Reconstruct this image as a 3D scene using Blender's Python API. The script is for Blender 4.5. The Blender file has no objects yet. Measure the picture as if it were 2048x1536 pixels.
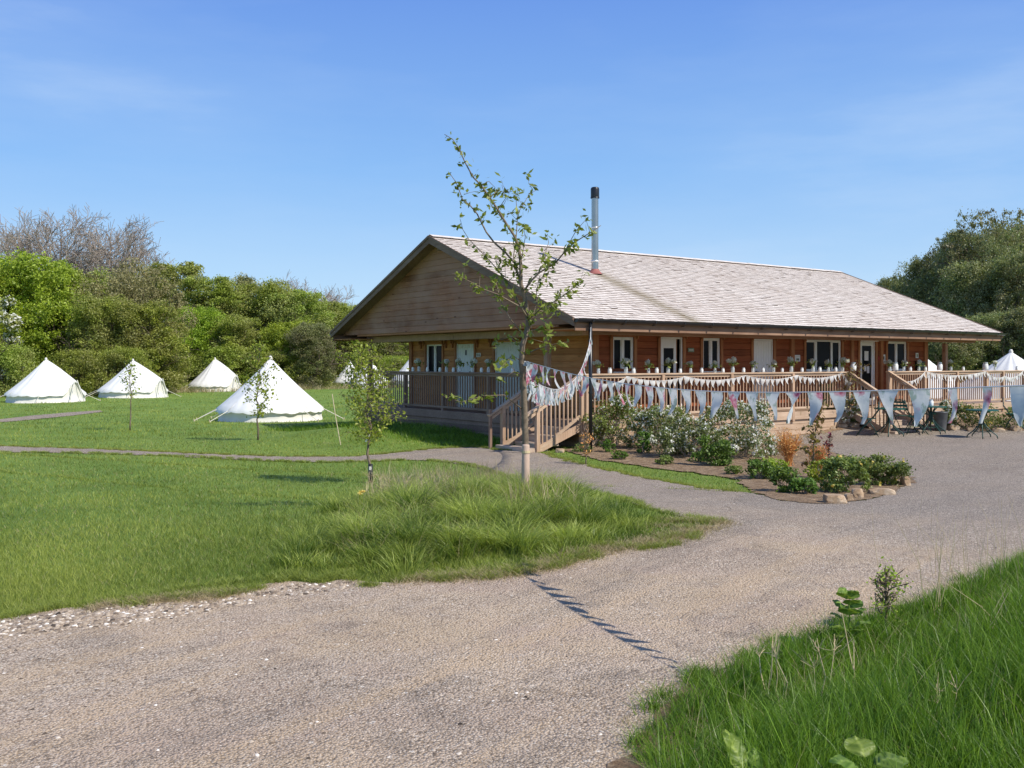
import bpy, math, random
import numpy as np
from mathutils import Vector, geometry
PI = math.pi
R = math.radians
rng = np.random.default_rng(7)
random.seed(5)
S = bpy.context.scene
C = S.collection
CAMZ = 1.85
F = 1948.0
HY = 726.0

# ------------------------------------------------------------------ terrain
ROT = math.atan2(.5814, .8136)
ux, uy, vx, vy = .8136, .5814, -.5814, .8136
E0 = (1.237, 19.6)          # ground point under the near eave corner
W, LL = 11.3, 16.5          # roof plan
A0, B0, B1 = .85, .70, 10.5  # deck edges
DZ = .62                    # deck floor
def LW(a, b): return (E0[0] + ux*a + vx*b, E0[1] + uy*a + vy*b)
def a_at(px, b):
    r = (px-1024)/F
    return (r*(E0[1]+vy*b)-E0[0]-vx*b)/(ux-r*uy)
def b_at(px, a):
    r = (px-1024)/F
    return (r*(E0[1]+uy*a)-E0[0]-ux*a)/(vx-r*vy)
def z_at(py, Y): return CAMZ + (HY-py)/F*Y
def za(py, a, b): return z_at(py, LW(a, b)[1])
def sst(a, b, x):
    t = np.clip((x-a)/(b-a), 0, 1)
    return t*t*(3-2*t)
def g(x, y):
    x = np.asarray(x, float); y = np.asarray(y, float)
    z = .25*(1-sst(8, 17, y))
    z = z + .27*np.exp(-((x-.1)/2.4)**2-((y-9.4)/2.3)**2)
    z = z - .15*sst(26, 36, y)*(1-sst(2, 8, x))
    z = z + 1.5*sst(0, 1, (y-60-18*sst(-31, -24, x))/18)
    z = z + .3*np.exp(-((x+3.4)/2.3)**2-((y-24.2)/2.0)**2)
    z = z + .12*np.exp(-((x-4.2)/2.5)**2-((y-20.6)/1.6)**2)
    z = z + .28*sst(1.0, 5.0, x - .35*(y-4))*(1-sst(6, 9, y))
    z = z + .18*sst(24.3, 26.2, y)*sst(5, 9, x)*(1-sst(40, 60, y))
    z = z + .03*np.sin(x*.35+1)*np.sin(y*.31)*sst(18, 30, y)
    return z
def gz(x, y): return float(g(x, y))
def gp(px, py):
    """a pixel of the photograph -> the point of the ground it shows"""
    px = np.asarray(px, float); py = np.asarray(py, float)
    Y = F*CAMZ/(py-HY); Y = np.minimum(Y, 400.)
    for _ in range(40):
        X = (px-1024)/F*Y
        Y = .5*Y + .5*np.minimum(F*(CAMZ-g(X, Y))/(py-HY), 400.)
    X = (px-1024)/F*Y
    return X, Y
def G1(px, py):
    a, b = gp(px, py); return float(a), float(b)

# ------------------------------------------------------------------ helpers
def tag(o, label=None, cat=None, group=None, kind=None):
    if label: o['label'] = label
    if cat: o['category'] = cat
    if group: o['group'] = group
    if kind: o['kind'] = kind
    return o
def thing(name, label, cat, loc=(0, 0, 0), rotz=0, group=None):
    o = bpy.data.objects.new(name, None); C.objects.link(o)
    o.empty_display_size = .2
    o.location = loc; o.rotation_euler = (0, 0, rotz)
    return tag(o, label, cat, group)
def np_mesh(name, V, counts, idx, mat, parent=None, tone=None, smooth=False):
    me = bpy.data.meshes.new(name)
    V = np.asarray(V, np.float32); counts = np.asarray(counts, np.int32); idx = np.asarray(idx, np.int32)
    me.vertices.add(len(V)); me.vertices.foreach_set('co', V.ravel())
    me.loops.add(len(idx)); me.loops.foreach_set('vertex_index', idx)
    st = np.zeros(len(counts), np.int32); st[1:] = np.cumsum(counts)[:-1]
    me.polygons.add(len(counts)); me.polygons.foreach_set('loop_start', st); me.polygons.foreach_set('loop_total', counts)
    if tone is not None:
        at = me.attributes.new('tone', 'FLOAT', 'POINT'); at.data.foreach_set('value', np.asarray(tone, np.float32))
    me.update(calc_edges=True)
    if smooth: me.polygons.foreach_set('use_smooth', np.ones(len(counts), bool))
    me.materials.append(mat)
    o = bpy.data.objects.new(name, me); C.objects.link(o)
    if parent: o.parent = parent
    return o
class MB:
    def __init__(s): s.v = []; s.f = []; s.t = []; s.tone = .5
    def add(s, vs, fs):
        n = len(s.v); s.v += [tuple(v) for v in vs]; s.t += [s.tone]*len(vs)
        s.f += [tuple(n+i for i in f) for f in fs]
    def box(s, x0, x1, y0, y1, z0, z1):
        s.add([(x0,y0,z0),(x1,y0,z0),(x1,y1,z0),(x0,y1,z0),(x0,y0,z1),(x1,y0,z1),(x1,y1,z1),(x0,y1,z1)],
              [(0,3,2,1),(4,5,6,7),(0,1,5,4),(1,2,6,5),(2,3,7,6),(3,0,4,7)])
    def bev(s, x0, x1, y0, y1, z0, z1, b=.006):
        """a box with chamfered edges"""
        xs, ys, zs = (x0, x1), (y0, y1), (z0, z1)
        vs = []; idx = {}
        for i in (0, 1):
            for j in (0, 1):
                for k in (0, 1):
                    sx, sy, sz = (1-2*i)*b, (1-2*j)*b, (1-2*k)*b
                    for ax, d in enumerate(((0, sy, sz), (sx, 0, sz), (sx, sy, 0))):
                        idx[(i, j, k, ax)] = len(vs); vs.append((xs[i]+d[0], ys[j]+d[1], zs[k]+d[2]))
        fs = []
        for ax in range(3):
            for e in (0, 1):
                o = [a for a in range(3) if a != ax]
                q = []
                for (p, r_) in ((0,0),(1,0),(1,1),(0,1)):
                    c = [0,0,0]; c[ax] = e; c[o[0]] = p; c[o[1]] = r_
                    q.append(idx[(c[0],c[1],c[2],ax)])
                if (e == 0) == (ax != 1): q = q[::-1]
                fs.append(tuple(q))
        for ax in range(3):
            o = [a for a in range(3) if a != ax]
            for p in (0, 1):
                for r_ in (0, 1):
                    c0 = [0,0,0]; c0[o[0]] = p; c0[o[1]] = r_; c1 = list(c0); c1[ax] = 1
                    fs.append((idx[(*c0, o[0])], idx[(*c1, o[0])], idx[(*c1, o[1])], idx[(*c0, o[1])]))
        for i in (0, 1):
            for j in (0, 1):
                for k in (0, 1): fs.append((idx[(i,j,k,0)], idx[(i,j,k,1)], idx[(i,j,k,2)]))
        s.add(vs, fs)
    def beam(s, p, q, w, h, up=(0,0,1)):
        """a squared bar from p to q, w across, h along up"""
        p = Vector(p); q = Vector(q); d = (q-p).normalized(); u_ = Vector(up)
        x = d.cross(u_)
        if x.length < 1e-4: x = d.cross(Vector((0,1,0)))
        x.normalize(); u_ = x.cross(d).normalized()
        vs = []
        for c in (p, q):
            for (i, j) in ((-1,-1),(1,-1),(1,1),(-1,1)): vs.append(c + x*i*w/2 + u_*j*h/2)
        s.add(vs, [(0,1,2,3),(7,6,5,4),(0,4,5,1),(1,5,6,2),(2,6,7,3),(3,7,4,0)])
    def tube(s, pts, rad, n=6, cap=True):
        pts = [Vector(p) for p in pts]
        if not hasattr(rad, '__len__'): rad = [rad]*len(pts)
        vs = []; prev = None
        for i, p in enumerate(pts):
            d = (pts[min(i+1, len(pts)-1)]-pts[max(i-1, 0)])
            if d.length < 1e-9: d = Vector((0,0,1))
            d.normalize()
            if prev is None:
                x = d.cross(Vector((0,0,1)));
                if x.length < 1e-3: x = d.cross(Vector((1,0,0)))
            else: x = prev - d*prev.dot(d)
            x.normalize(); prev = x; y = d.cross(x)
            for k in range(n):
                a = 2*PI*k/n; vs.append(p + (x*math.cos(a)+y*math.sin(a))*rad[i])
        fs = []
        for i in range(len(pts)-1):
            for k in range(n):
                k2 = (k+1) % n; fs.append((i*n+k, i*n+k2, (i+1)*n+k2, (i+1)*n+k))
        if cap: fs.append(tuple(range(n))[::-1]); fs.append(tuple((len(pts)-1)*n+k for k in range(n)))
        s.add(vs, fs)
    def lathe(s, prof, n=16, c=(0,0,0)):
        vs = []; fs = []
        for (r, z) in prof:
            for k in range(n): a = 2*PI*k/n; vs.append((c[0]+r*math.cos(a), c[1]+r*math.sin(a), c[2]+z))
        for i in range(len(prof)-1):
            for k in range(n): k2 = (k+1) % n; fs.append((i*n+k, i*n+k2, (i+1)*n+k2, (i+1)*n+k))
        s.add(vs, fs)
    def build(s, name, mat, parent=None, smooth=False, loc=None):
        me = bpy.data.meshes.new(name); me.from_pydata(s.v, [], s.f)
        at = me.attributes.new('tone', 'FLOAT', 'POINT'); at.data.foreach_set('value', np.array(s.t, np.float32))
        me.update()
        if smooth: me.polygons.foreach_set('use_smooth', [True]*len(me.polygons))
        me.materials.append(mat)
        o = bpy.data.objects.new(name, me); C.objects.link(o)
        if parent: o.parent = parent
        if loc: o.location = loc
        return o
def children(o): return [c for c in bpy.data.objects if c.parent == o]
def copy_tree(o, parent=None, kids=None):
    c = o.copy(); C.objects.link(c)
    if parent: c.parent = parent
    for ch in children(o): copy_tree(ch, c)
    return c

# ------------------------------------------------------------------ materials
def mat(name):
    m = bpy.data.materials.new(name); m.use_nodes = True
    nt = m.node_tree; nt.nodes.clear()
    out = nt.nodes.new('ShaderNodeOutputMaterial')
    return m, nt, out
def N(nt, t, **kw):
    n = nt.nodes.new(t)
    for k, v in kw.items():
        if k.startswith('i_'): n.inputs[k[2:].replace('_', ' ')].default_value = v
        else: setattr(n, k, v)
    return n
def ramp(nt, fac, stops, interp='LINEAR'):
    r = nt.nodes.new('ShaderNodeValToRGB'); e = r.color_ramp.elements; r.color_ramp.interpolation = interp
    while len(e) < len(stops): e.new(.5)
    for el, (p, c) in zip(e, stops): el.position = p; el.color = (*c, 1) if len(c) == 3 else c
    nt.links.new(fac, r.inputs[0]); return r.outputs[0]
def noise(nt, vec, scale, detail=4, rough=.55):
    n = N(nt, 'ShaderNodeTexNoise'); n.inputs['Scale'].default_value = scale; n.inputs['Detail'].default_value = detail
    n.inputs['Roughness'].default_value = rough
    if vec is not None: nt.links.new(vec, n.inputs['Vector'])
    return n.outputs['Fac']
def mixc(nt, fac, a, b, mode='MIX'):
    m = nt.nodes.new('ShaderNodeMix'); m.data_type = 'RGBA'; m.blend_type = mode
    for s_, v in ((0, fac), (6, a), (7, b)):
        if isinstance(v, bpy.types.NodeSocket): nt.links.new(v, m.inputs[s_])
        elif s_ == 0: m.inputs[0].default_value = v
        else: m.inputs[s_].default_value = (*v, 1)
    return m.outputs[2]
def math_(nt, op, a, b=None, clamp=False):
    m = nt.nodes.new('ShaderNodeMath'); m.operation = op; m.use_clamp = clamp
    for i, v in enumerate((a, b)):
        if v is None: continue
        if isinstance(v, bpy.types.NodeSocket): nt.links.new(v, m.inputs[i])
        else: m.inputs[i].default_value = v
    return m.outputs[0]
def coords(nt, scale=(1,1,1), kind='Object'):
    t = nt.nodes.new('ShaderNodeTexCoord'); mp = nt.nodes.new('ShaderNodeMapping')
    mp.inputs['Scale'].default_value = scale
    nt.links.new(t.outputs[kind], mp.inputs['Vector']); return mp.outputs[0]
def bump(nt, h, strength=.3, dist=.01):
    b = nt.nodes.new('ShaderNodeBump'); b.inputs['Strength'].default_value = strength; b.inputs['Distance'].default_value = dist
    nt.links.new(h, b.inputs['Height']); return b.outputs[0]
def princ(nt, out, col, rough=.7, nrm=None, metal=0, spec=.3):
    p = nt.nodes.new('ShaderNodeBsdfPrincipled')
    if isinstance(col, bpy.types.NodeSocket): nt.links.new(col, p.inputs['Base Color'])
    else: p.inputs['Base Color'].default_value = (*col, 1)
    if isinstance(rough, bpy.types.NodeSocket): nt.links.new(rough, p.inputs['Roughness'])
    else: p.inputs['Roughness'].default_value = rough
    p.inputs['Metallic'].default_value = metal; p.inputs['Specular IOR Level'].default_value = spec
    if nrm is not None: nt.links.new(nrm, p.inputs['Normal'])
    nt.links.new(p.outputs[0], out.inputs[0]); return p
def attr(nt, name='tone'):
    a = nt.nodes.new('ShaderNodeAttribute'); a.attribute_name = name; return a.outputs['Fac']

def m_plain(name, col, rough=.6, metal=0, var=.15, scale=8, spec=.3, bmp=0):
    m, nt, out = mat(name); v = coords(nt)
    n = noise(nt, v, scale, 5)
    c = ramp(nt, n, [(.25, tuple(x*(1-var) for x in col)), (.75, tuple(min(1, x*(1+var)) for x in col))])
    princ(nt, out, c, rough, bump(nt, noise(nt, v, scale*8), bmp, .004) if bmp else None, metal, spec)
    return m
def m_wood(name, dark, light, axis='x', weather=None, rough=.75, knots=True):
    m, nt, out = mat(name)
    k = {'x': (.9, 14, 14), 'y': (14, .9, 14), 'z': (14, 14, .9)}[axis]
    v = coords(nt, k)
    gr = noise(nt, v, 2.2, 8, .65)
    c = ramp(nt, gr, [(.28, dark), (.5, tuple((a+b)/2 for a, b in zip(dark, light))), (.72, light)])
    big = noise(nt, coords(nt, (1.3, 1.3, 1.3)), 1.1, 3)
    c = mixc(nt, ramp(nt, big, [(.3, (0,0,0)), (.7, (.55,.55,.55))]), c, tuple(x*.62 for x in dark))
    ton = ramp(nt, attr(nt), [(0, (.62,.60,.58)), (.5, (1,1,1)), (1, (1.0,1.0,1.0))])
    c = mixc(nt, 1.0, c, ton, 'MULTIPLY')
    if weather:
        c = mixc(nt, ramp(nt, noise(nt, coords(nt, (.5,.5,.8)), 2, 5), [(.35, (0,0,0)), (.65, (.8,.8,.8))]), c, weather)
    if knots:
        kv = {'x': (3, 9, 9), 'y': (9, 3, 9), 'z': (9, 9, 3)}[axis]
        vo = N(nt, 'ShaderNodeTexVoronoi'); vo.inputs['Scale'].default_value = .55; nt.links.new(coords(nt, kv), vo.inputs['Vector'])
        c = mixc(nt, ramp(nt, vo.outputs['Distance'], [(.05, (.85,.85,.85)), (.12, (0,0,0))]), c, tuple(x*.35 for x in dark))
    princ(nt, out, c, rough, bump(nt, gr, .35, .004), 0, .25)
    return m
def m_leaf(name, dark, light, trans=.35, hue_var=.25, gloss=.45, alt=None):
    m, nt, out = mat(name)
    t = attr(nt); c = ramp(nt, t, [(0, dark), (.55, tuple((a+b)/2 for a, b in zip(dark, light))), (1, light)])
    if alt:
        big = noise(nt, coords(nt), .45, 3)
        c = mixc(nt, ramp(nt, big, [(.42, (0,0,0)), (.62, (.8,.8,.8))]), c, alt)
    oi = nt.nodes.new('ShaderNodeObjectInfo')
    hs = nt.nodes.new('ShaderNodeHueSaturation')
    nt.links.new(math_(nt, 'ADD', math_(nt, 'MULTIPLY', oi.outputs['Random'], .026), .484), hs.inputs['Hue'])
    nt.links.new(math_(nt, 'ADD', math_(nt, 'MULTIPLY', oi.outputs['Random'], hue_var), 1-hue_var/2), hs.inputs['Value'])
    nt.links.new(c, hs.inputs['Color']); c = hs.outputs[0]
    p = nt.nodes.new('ShaderNodeBsdfPrincipled'); nt.links.new(c, p.inputs['Base Color'])
    p.inputs['Roughness'].default_value = gloss; p.inputs['Specular IOR Level'].default_value = .35
    tr = nt.nodes.new('ShaderNodeBsdfTranslucent')
    nt.links.new(mixc(nt, 1.0, c, (1.0, 1.0, .5), 'MULTIPLY'), tr.inputs['Color'])
    mx = nt.nodes.new('ShaderNodeMixShader'); mx.inputs[0].default_value = trans
    nt.links.new(p.outputs[0], mx.inputs[1]); nt.links.new(tr.outputs[0], mx.inputs[2]); nt.links.new(mx.outputs[0], out.inputs[0])
    return m
def m_cloth(name, col, trans=.3, rough=.9):
    m, nt, out = mat(name); v = coords(nt)
    n = noise(nt, v, 3, 4)
    c = ramp(nt, n, [(.3, tuple(x*.92 for x in col)), (.7, col)])
    p = nt.nodes.new('ShaderNodeBsdfPrincipled'); nt.links.new(c, p.inputs['Base Color']); p.inputs['Roughness'].default_value = rough
    p.inputs['Specular IOR Level'].default_value = .1
    nt.links.new(bump(nt, noise(nt, v, 1.6, 5), .5, .05), p.inputs['Normal'])
    tr = nt.nodes.new('ShaderNodeBsdfTranslucent'); nt.links.new(c, tr.inputs['Color'])
    mx = nt.nodes.new('ShaderNodeMixShader'); mx.inputs[0].default_value = trans
    nt.links.new(p.outputs[0], mx.inputs[1]); nt.links.new(tr.outputs[0], mx.inputs[2]); nt.links.new(mx.outputs[0], out.inputs[0])
    return m
def m_floral(name):
    m, nt, out = mat(name); v = coords(nt)
    c = mixc(nt, ramp(nt, noise(nt, v, 9, 4), [(.4, (0,0,0)), (.62, (1,1,1))]), (.80,.80,.78), (.53,.57,.60))
    c = mixc(nt, ramp(nt, noise(nt, coords(nt, (1.3,1.1,1)), 17, 3), [(.56, (0,0,0)), (.64, (.8,.8,.8))]), c, (.32,.42,.34))
    vo = N(nt, 'ShaderNodeTexVoronoi'); vo.inputs['Scale'].default_value = 8; nt.links.new(v, vo.inputs['Vector'])
    wob = math_(nt, 'ADD', vo.outputs['Distance'], math_(nt, 'MULTIPLY', noise(nt, v, 30, 2), .3))
    sel = ramp(nt, vo.outputs['Color'], [(.42, (0,0,0)), (.5, (1,1,1))])
    fl = mixc(nt, 1.0, ramp(nt, wob, [(.50, (1,1,1)), (.64, (0,0,0))]), sel, 'MULTIPLY')
    pk = ramp(nt, noise(nt, v, 40, 2), [(.35, (.50,.10,.17)), (.6, (.72,.36,.42)), (.75, (.8,.66,.68))])
    c = mixc(nt, fl, c, pk)
    p = nt.nodes.new('ShaderNodeBsdfPrincipled'); nt.links.new(c, p.inputs['Base Color']); p.inputs['Roughness'].default_value = .85
    p.inputs['Specular IOR Level'].default_value = .1
    tr = nt.nodes.new('ShaderNodeBsdfTranslucent'); nt.links.new(c, tr.inputs['Color'])
    mx = nt.nodes.new('ShaderNodeMixShader'); mx.inputs[0].default_value = .35
    nt.links.new(p.outputs[0], mx.inputs[1]); nt.links.new(tr.outputs[0], mx.inputs[2]); nt.links.new(mx.outputs[0], out.inputs[0])
    return m
def m_glass_dark(name):
    m, nt, out = mat(name)
    c = ramp(nt, noise(nt, coords(nt), 1.5, 3), [(.3, (.006,.006,.008)), (.7, (.02,.022,.025))])
    princ(nt, out, c, .06, None, 0, .03); return m
def m_jar(name, col=(.8,.85,.85)):
    m, nt, out = mat(name)
    p = princ(nt, out, col, .12, None, 0, .6)
    tr = nt.nodes.new('ShaderNodeBsdfTransparent'); mx = nt.nodes.new('ShaderNodeMixShader'); mx.inputs[0].default_value = .45
    nt.links.new(p.outputs[0], mx.inputs[1]); nt.links.new(tr.outputs[0], mx.inputs[2]); nt.links.new(mx.outputs[0], out.inputs[0])
    return m
def m_lawn():
    m, nt, out = mat('lawn_turf'); v = coords(nt)
    c = ramp(nt, noise(nt, v, 1.1, 6, .7), [(.25, (.10,.15,.02)), (.5, (.16,.24,.035)), (.75, (.26,.34,.07))])
    c = mixc(nt, ramp(nt, noise(nt, v, 38, 4), [(.3, (0,0,0)), (.75, (.6,.6,.6))]), c, (.28,.36,.08))
    c = mixc(nt, ramp(nt, noise(nt, v, .23, 3), [(.35, (0,0,0)), (.7, (.5,.5,.5))]), c, (.07,.17,.02))
    st = N(nt, 'ShaderNodeTexWave'); st.inputs['Scale'].default_value = .16; st.inputs['Distortion'].default_value = 3.0; st.inputs['Detail'].default_value = 3
    mp = nt.nodes.new('ShaderNodeMapping'); mp.inputs['Rotation'].default_value = (0, 0, .5); nt.links.new(v, mp.inputs[0]); nt.links.new(mp.outputs[0], st.inputs['Vector'])
    c = mixc(nt, math_(nt, 'MULTIPLY', st.outputs['Fac'], .3), c, (.20,.31,.05))
    c = mixc(nt, ramp(nt, noise(nt, v, .9, 5, .7), [(.62, (0,0,0)), (.74, (.55,.55,.55))]), c, (.34,.30,.12))
    princ(nt, out, c, .8, bump(nt, noise(nt, v, 60, 5, .8), .8, .03), 0, .2); return m
def m_gravel(name, path=False):
    m, nt, out = mat(name); v = coords(nt)
    def vor(sc):
        a = N(nt, 'ShaderNodeTexVoronoi'); a.inputs['Scale'].default_value = sc; nt.links.new(v, a.inputs['Vector']); return a
    v1, v2 = vor(75), vor(28)
    stone = ramp(nt, v1.outputs['Color'], [(0, (.07,.055,.04)), (.14, (.24,.18,.125)), (.5, (.46,.355,.26)), (.82, (.62,.50,.375)), (.93, (.68,.59,.48)), (1, (.85,.80,.70))])
    stone2 = ramp(nt, v2.outputs['Color'], [(0, (.10,.078,.058)), (.25, (.38,.305,.235)), (.85, (.50,.405,.315)), (.95, (.80,.72,.62))])
    c = mixc(nt, ramp(nt, noise(nt, v, 5, 4), [(.45, (.1,.1,.1)), (.65, (.5,.5,.5))]), stone, stone2)
    # washed out tan and pinkish fines between the chips
    dust = mixc(nt, ramp(nt, noise(nt, coords(nt, (.6,.9,1)), 1.6, 4), [(.42, (0,0,0)), (.58, (1,1,1))]), (.52,.39,.255), (.46,.345,.255))
    pat = noise(nt, coords(nt, (.5,1.1,1)), .8, 7, .66)
    c = mixc(nt, ramp(nt, pat, [(.42, (0,0,0)), (.58, (.85,.85,.85))]), c, dust)
    c = mixc(nt, ramp(nt, noise(nt, v, 1.9, 6, .7), [(.36, (.5,.5,.5)), (.48, (0,0,0))]), c, (.17,.135,.105))
    mpt = nt.nodes.new('ShaderNodeMapping'); mpt.inputs['Rotation'].default_value = (0, 0, R(-52)); nt.links.new(v, mpt.inputs[0])
    mp2 = nt.nodes.new('ShaderNodeMapping'); mp2.inputs['Scale'].default_value = (.10, 1.9, 1); nt.links.new(mpt.outputs[0], mp2.inputs[0])
    trk = noise(nt, mp2.outputs[0], 1.3, 5, .6)
    c = mixc(nt, ramp(nt, trk, [(.52, (0,0,0)), (.60, (.7,.7,.7))]), c, (.52,.385,.25))
    c = mixc(nt, ramp(nt, trk, [(.36, (.55,.55,.55)), (.46, (0,0,0))]), c, (.24,.195,.155))
    sep = nt.nodes.new('ShaderNodeSeparateXYZ'); nt.links.new(v, sep.inputs[0])
    yn = math_(nt, 'ADD', sep.outputs[1], math_(nt, 'MULTIPLY', noise(nt, v, .6, 3), 4.))
    grey = ramp(nt, math_(nt, 'MULTIPLY', yn, .04), [(.36, (0,0,0)), (.52, (.8,.8,.8))])
    if path: grey = math_(nt, 'MULTIPLY', 1.0, .6)
    gs = ramp(nt, v1.outputs['Color'], [(0, (.05,.043,.04)), (.3, (.19,.162,.138)), (.75, (.33,.285,.24)), (1, (.72,.64,.54))])
    c = mixc(nt, grey, c, gs)
    c = mixc(nt, ramp(nt, noise(nt, v, .5, 5, .7), [(.3, (.3,.3,.3)), (.55, (0,0,0))]), c, (.17,.13,.095))
    v3 = vor(13)
    c = mixc(nt, ramp(nt, v3.outputs['Distance'], [(.10, (.75,.75,.75)), (.16, (0,0,0))]), c, ramp(nt, v3.outputs['Color'], [(.35, (.10,.08,.065)), (.5, (.36,.28,.2)), (.6, (.80,.72,.60))]))
    gap = ramp(nt, v1.outputs['Distance'], [(.45, (1,1,1)), (.75, (.45,.43,.41))])
    c = mixc(nt, .8, c, gap, 'MULTIPLY')
    c = mixc(nt, ramp(nt, noise(nt, v, 140, 2), [(.58, (0,0,0)), (.66, (.8,.8,.8))]), c, (.82,.72,.60))
    h = math_(nt, 'ADD', math_(nt, 'MULTIPLY', v1.outputs['Distance'], -1.), math_(nt, 'MULTIPLY', v2.outputs['Distance'], -.5))
    princ(nt, out, c, .95, bump(nt, h, .7, .012), 0, .12); return m
def m_soil():
    m, nt, out = mat('bed_soil'); v = coords(nt)
    c = ramp(nt, noise(nt, v, 9, 7, .75), [(.3, (.13,.08,.045)), (.5, (.33,.225,.14)), (.72, (.56,.43,.29))])
    princ(nt, out, c, .95, bump(nt, noise(nt, v, 22, 6, .8), 1., .05), 0, .1); return m
def m_stone():
    m, nt, out = mat('border_stone'); v = coords(nt)
    c = ramp(nt, noise(nt, v, 5, 6, .7), [(.3, (.20,.12,.07)), (.5, (.42,.30,.19)), (.72, (.60,.50,.38))])
    princ(nt, out, c, .9, bump(nt, noise(nt, v, 12, 6), .6, .03), 0, .2); return m
def m_shingle():
    m, nt, out = mat('cedar_shingles')
    t = attr(nt)
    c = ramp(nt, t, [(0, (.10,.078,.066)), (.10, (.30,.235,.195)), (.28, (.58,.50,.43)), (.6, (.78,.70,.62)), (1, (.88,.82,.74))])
    v = coords(nt, (14, 1.2, 1.2)); c = mixc(nt, ramp(nt, noise(nt, v, 3, 6), [(.3, (.25,.25,.25)), (.5, (0,0,0))]), c, (.25,.20,.17))
    big = noise(nt, coords(nt, (.7,.35,.35)), 1.1, 5, .65)
    c = mixc(nt, ramp(nt, big, [(.44, (0,0,0)), (.7, (.35,.35,.35))]), c, (.45,.37,.31))
    # greenish brown run-off stain below the flue
    sp = nt.nodes.new('ShaderNodeSeparateXYZ'); nt.links.new(coords(nt), sp.inputs[0])
    dx = math_(nt, 'ABSOLUTE', math_(nt, 'SUBTRACT', sp.outputs[0], 3.5))
    wob = math_(nt, 'MULTIPLY', noise(nt, coords(nt, (3,1,1)), 2, 4), .55)
    k = math_(nt, 'SUBTRACT', 1.0, math_(nt, 'ADD', math_(nt, 'MULTIPLY', dx, 1.5), wob), True)
    k = math_(nt, 'MULTIPLY', k, math_(nt, 'LESS_THAN', sp.outputs[1], 3.4))
    c = mixc(nt, math_(nt, 'MULTIPLY', k, .9, True), c, (.20,.155,.075))
    princ(nt, out, c, .85, bump(nt, noise(nt, v, 3, 6), .4, .005), 0, .2); return m

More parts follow.
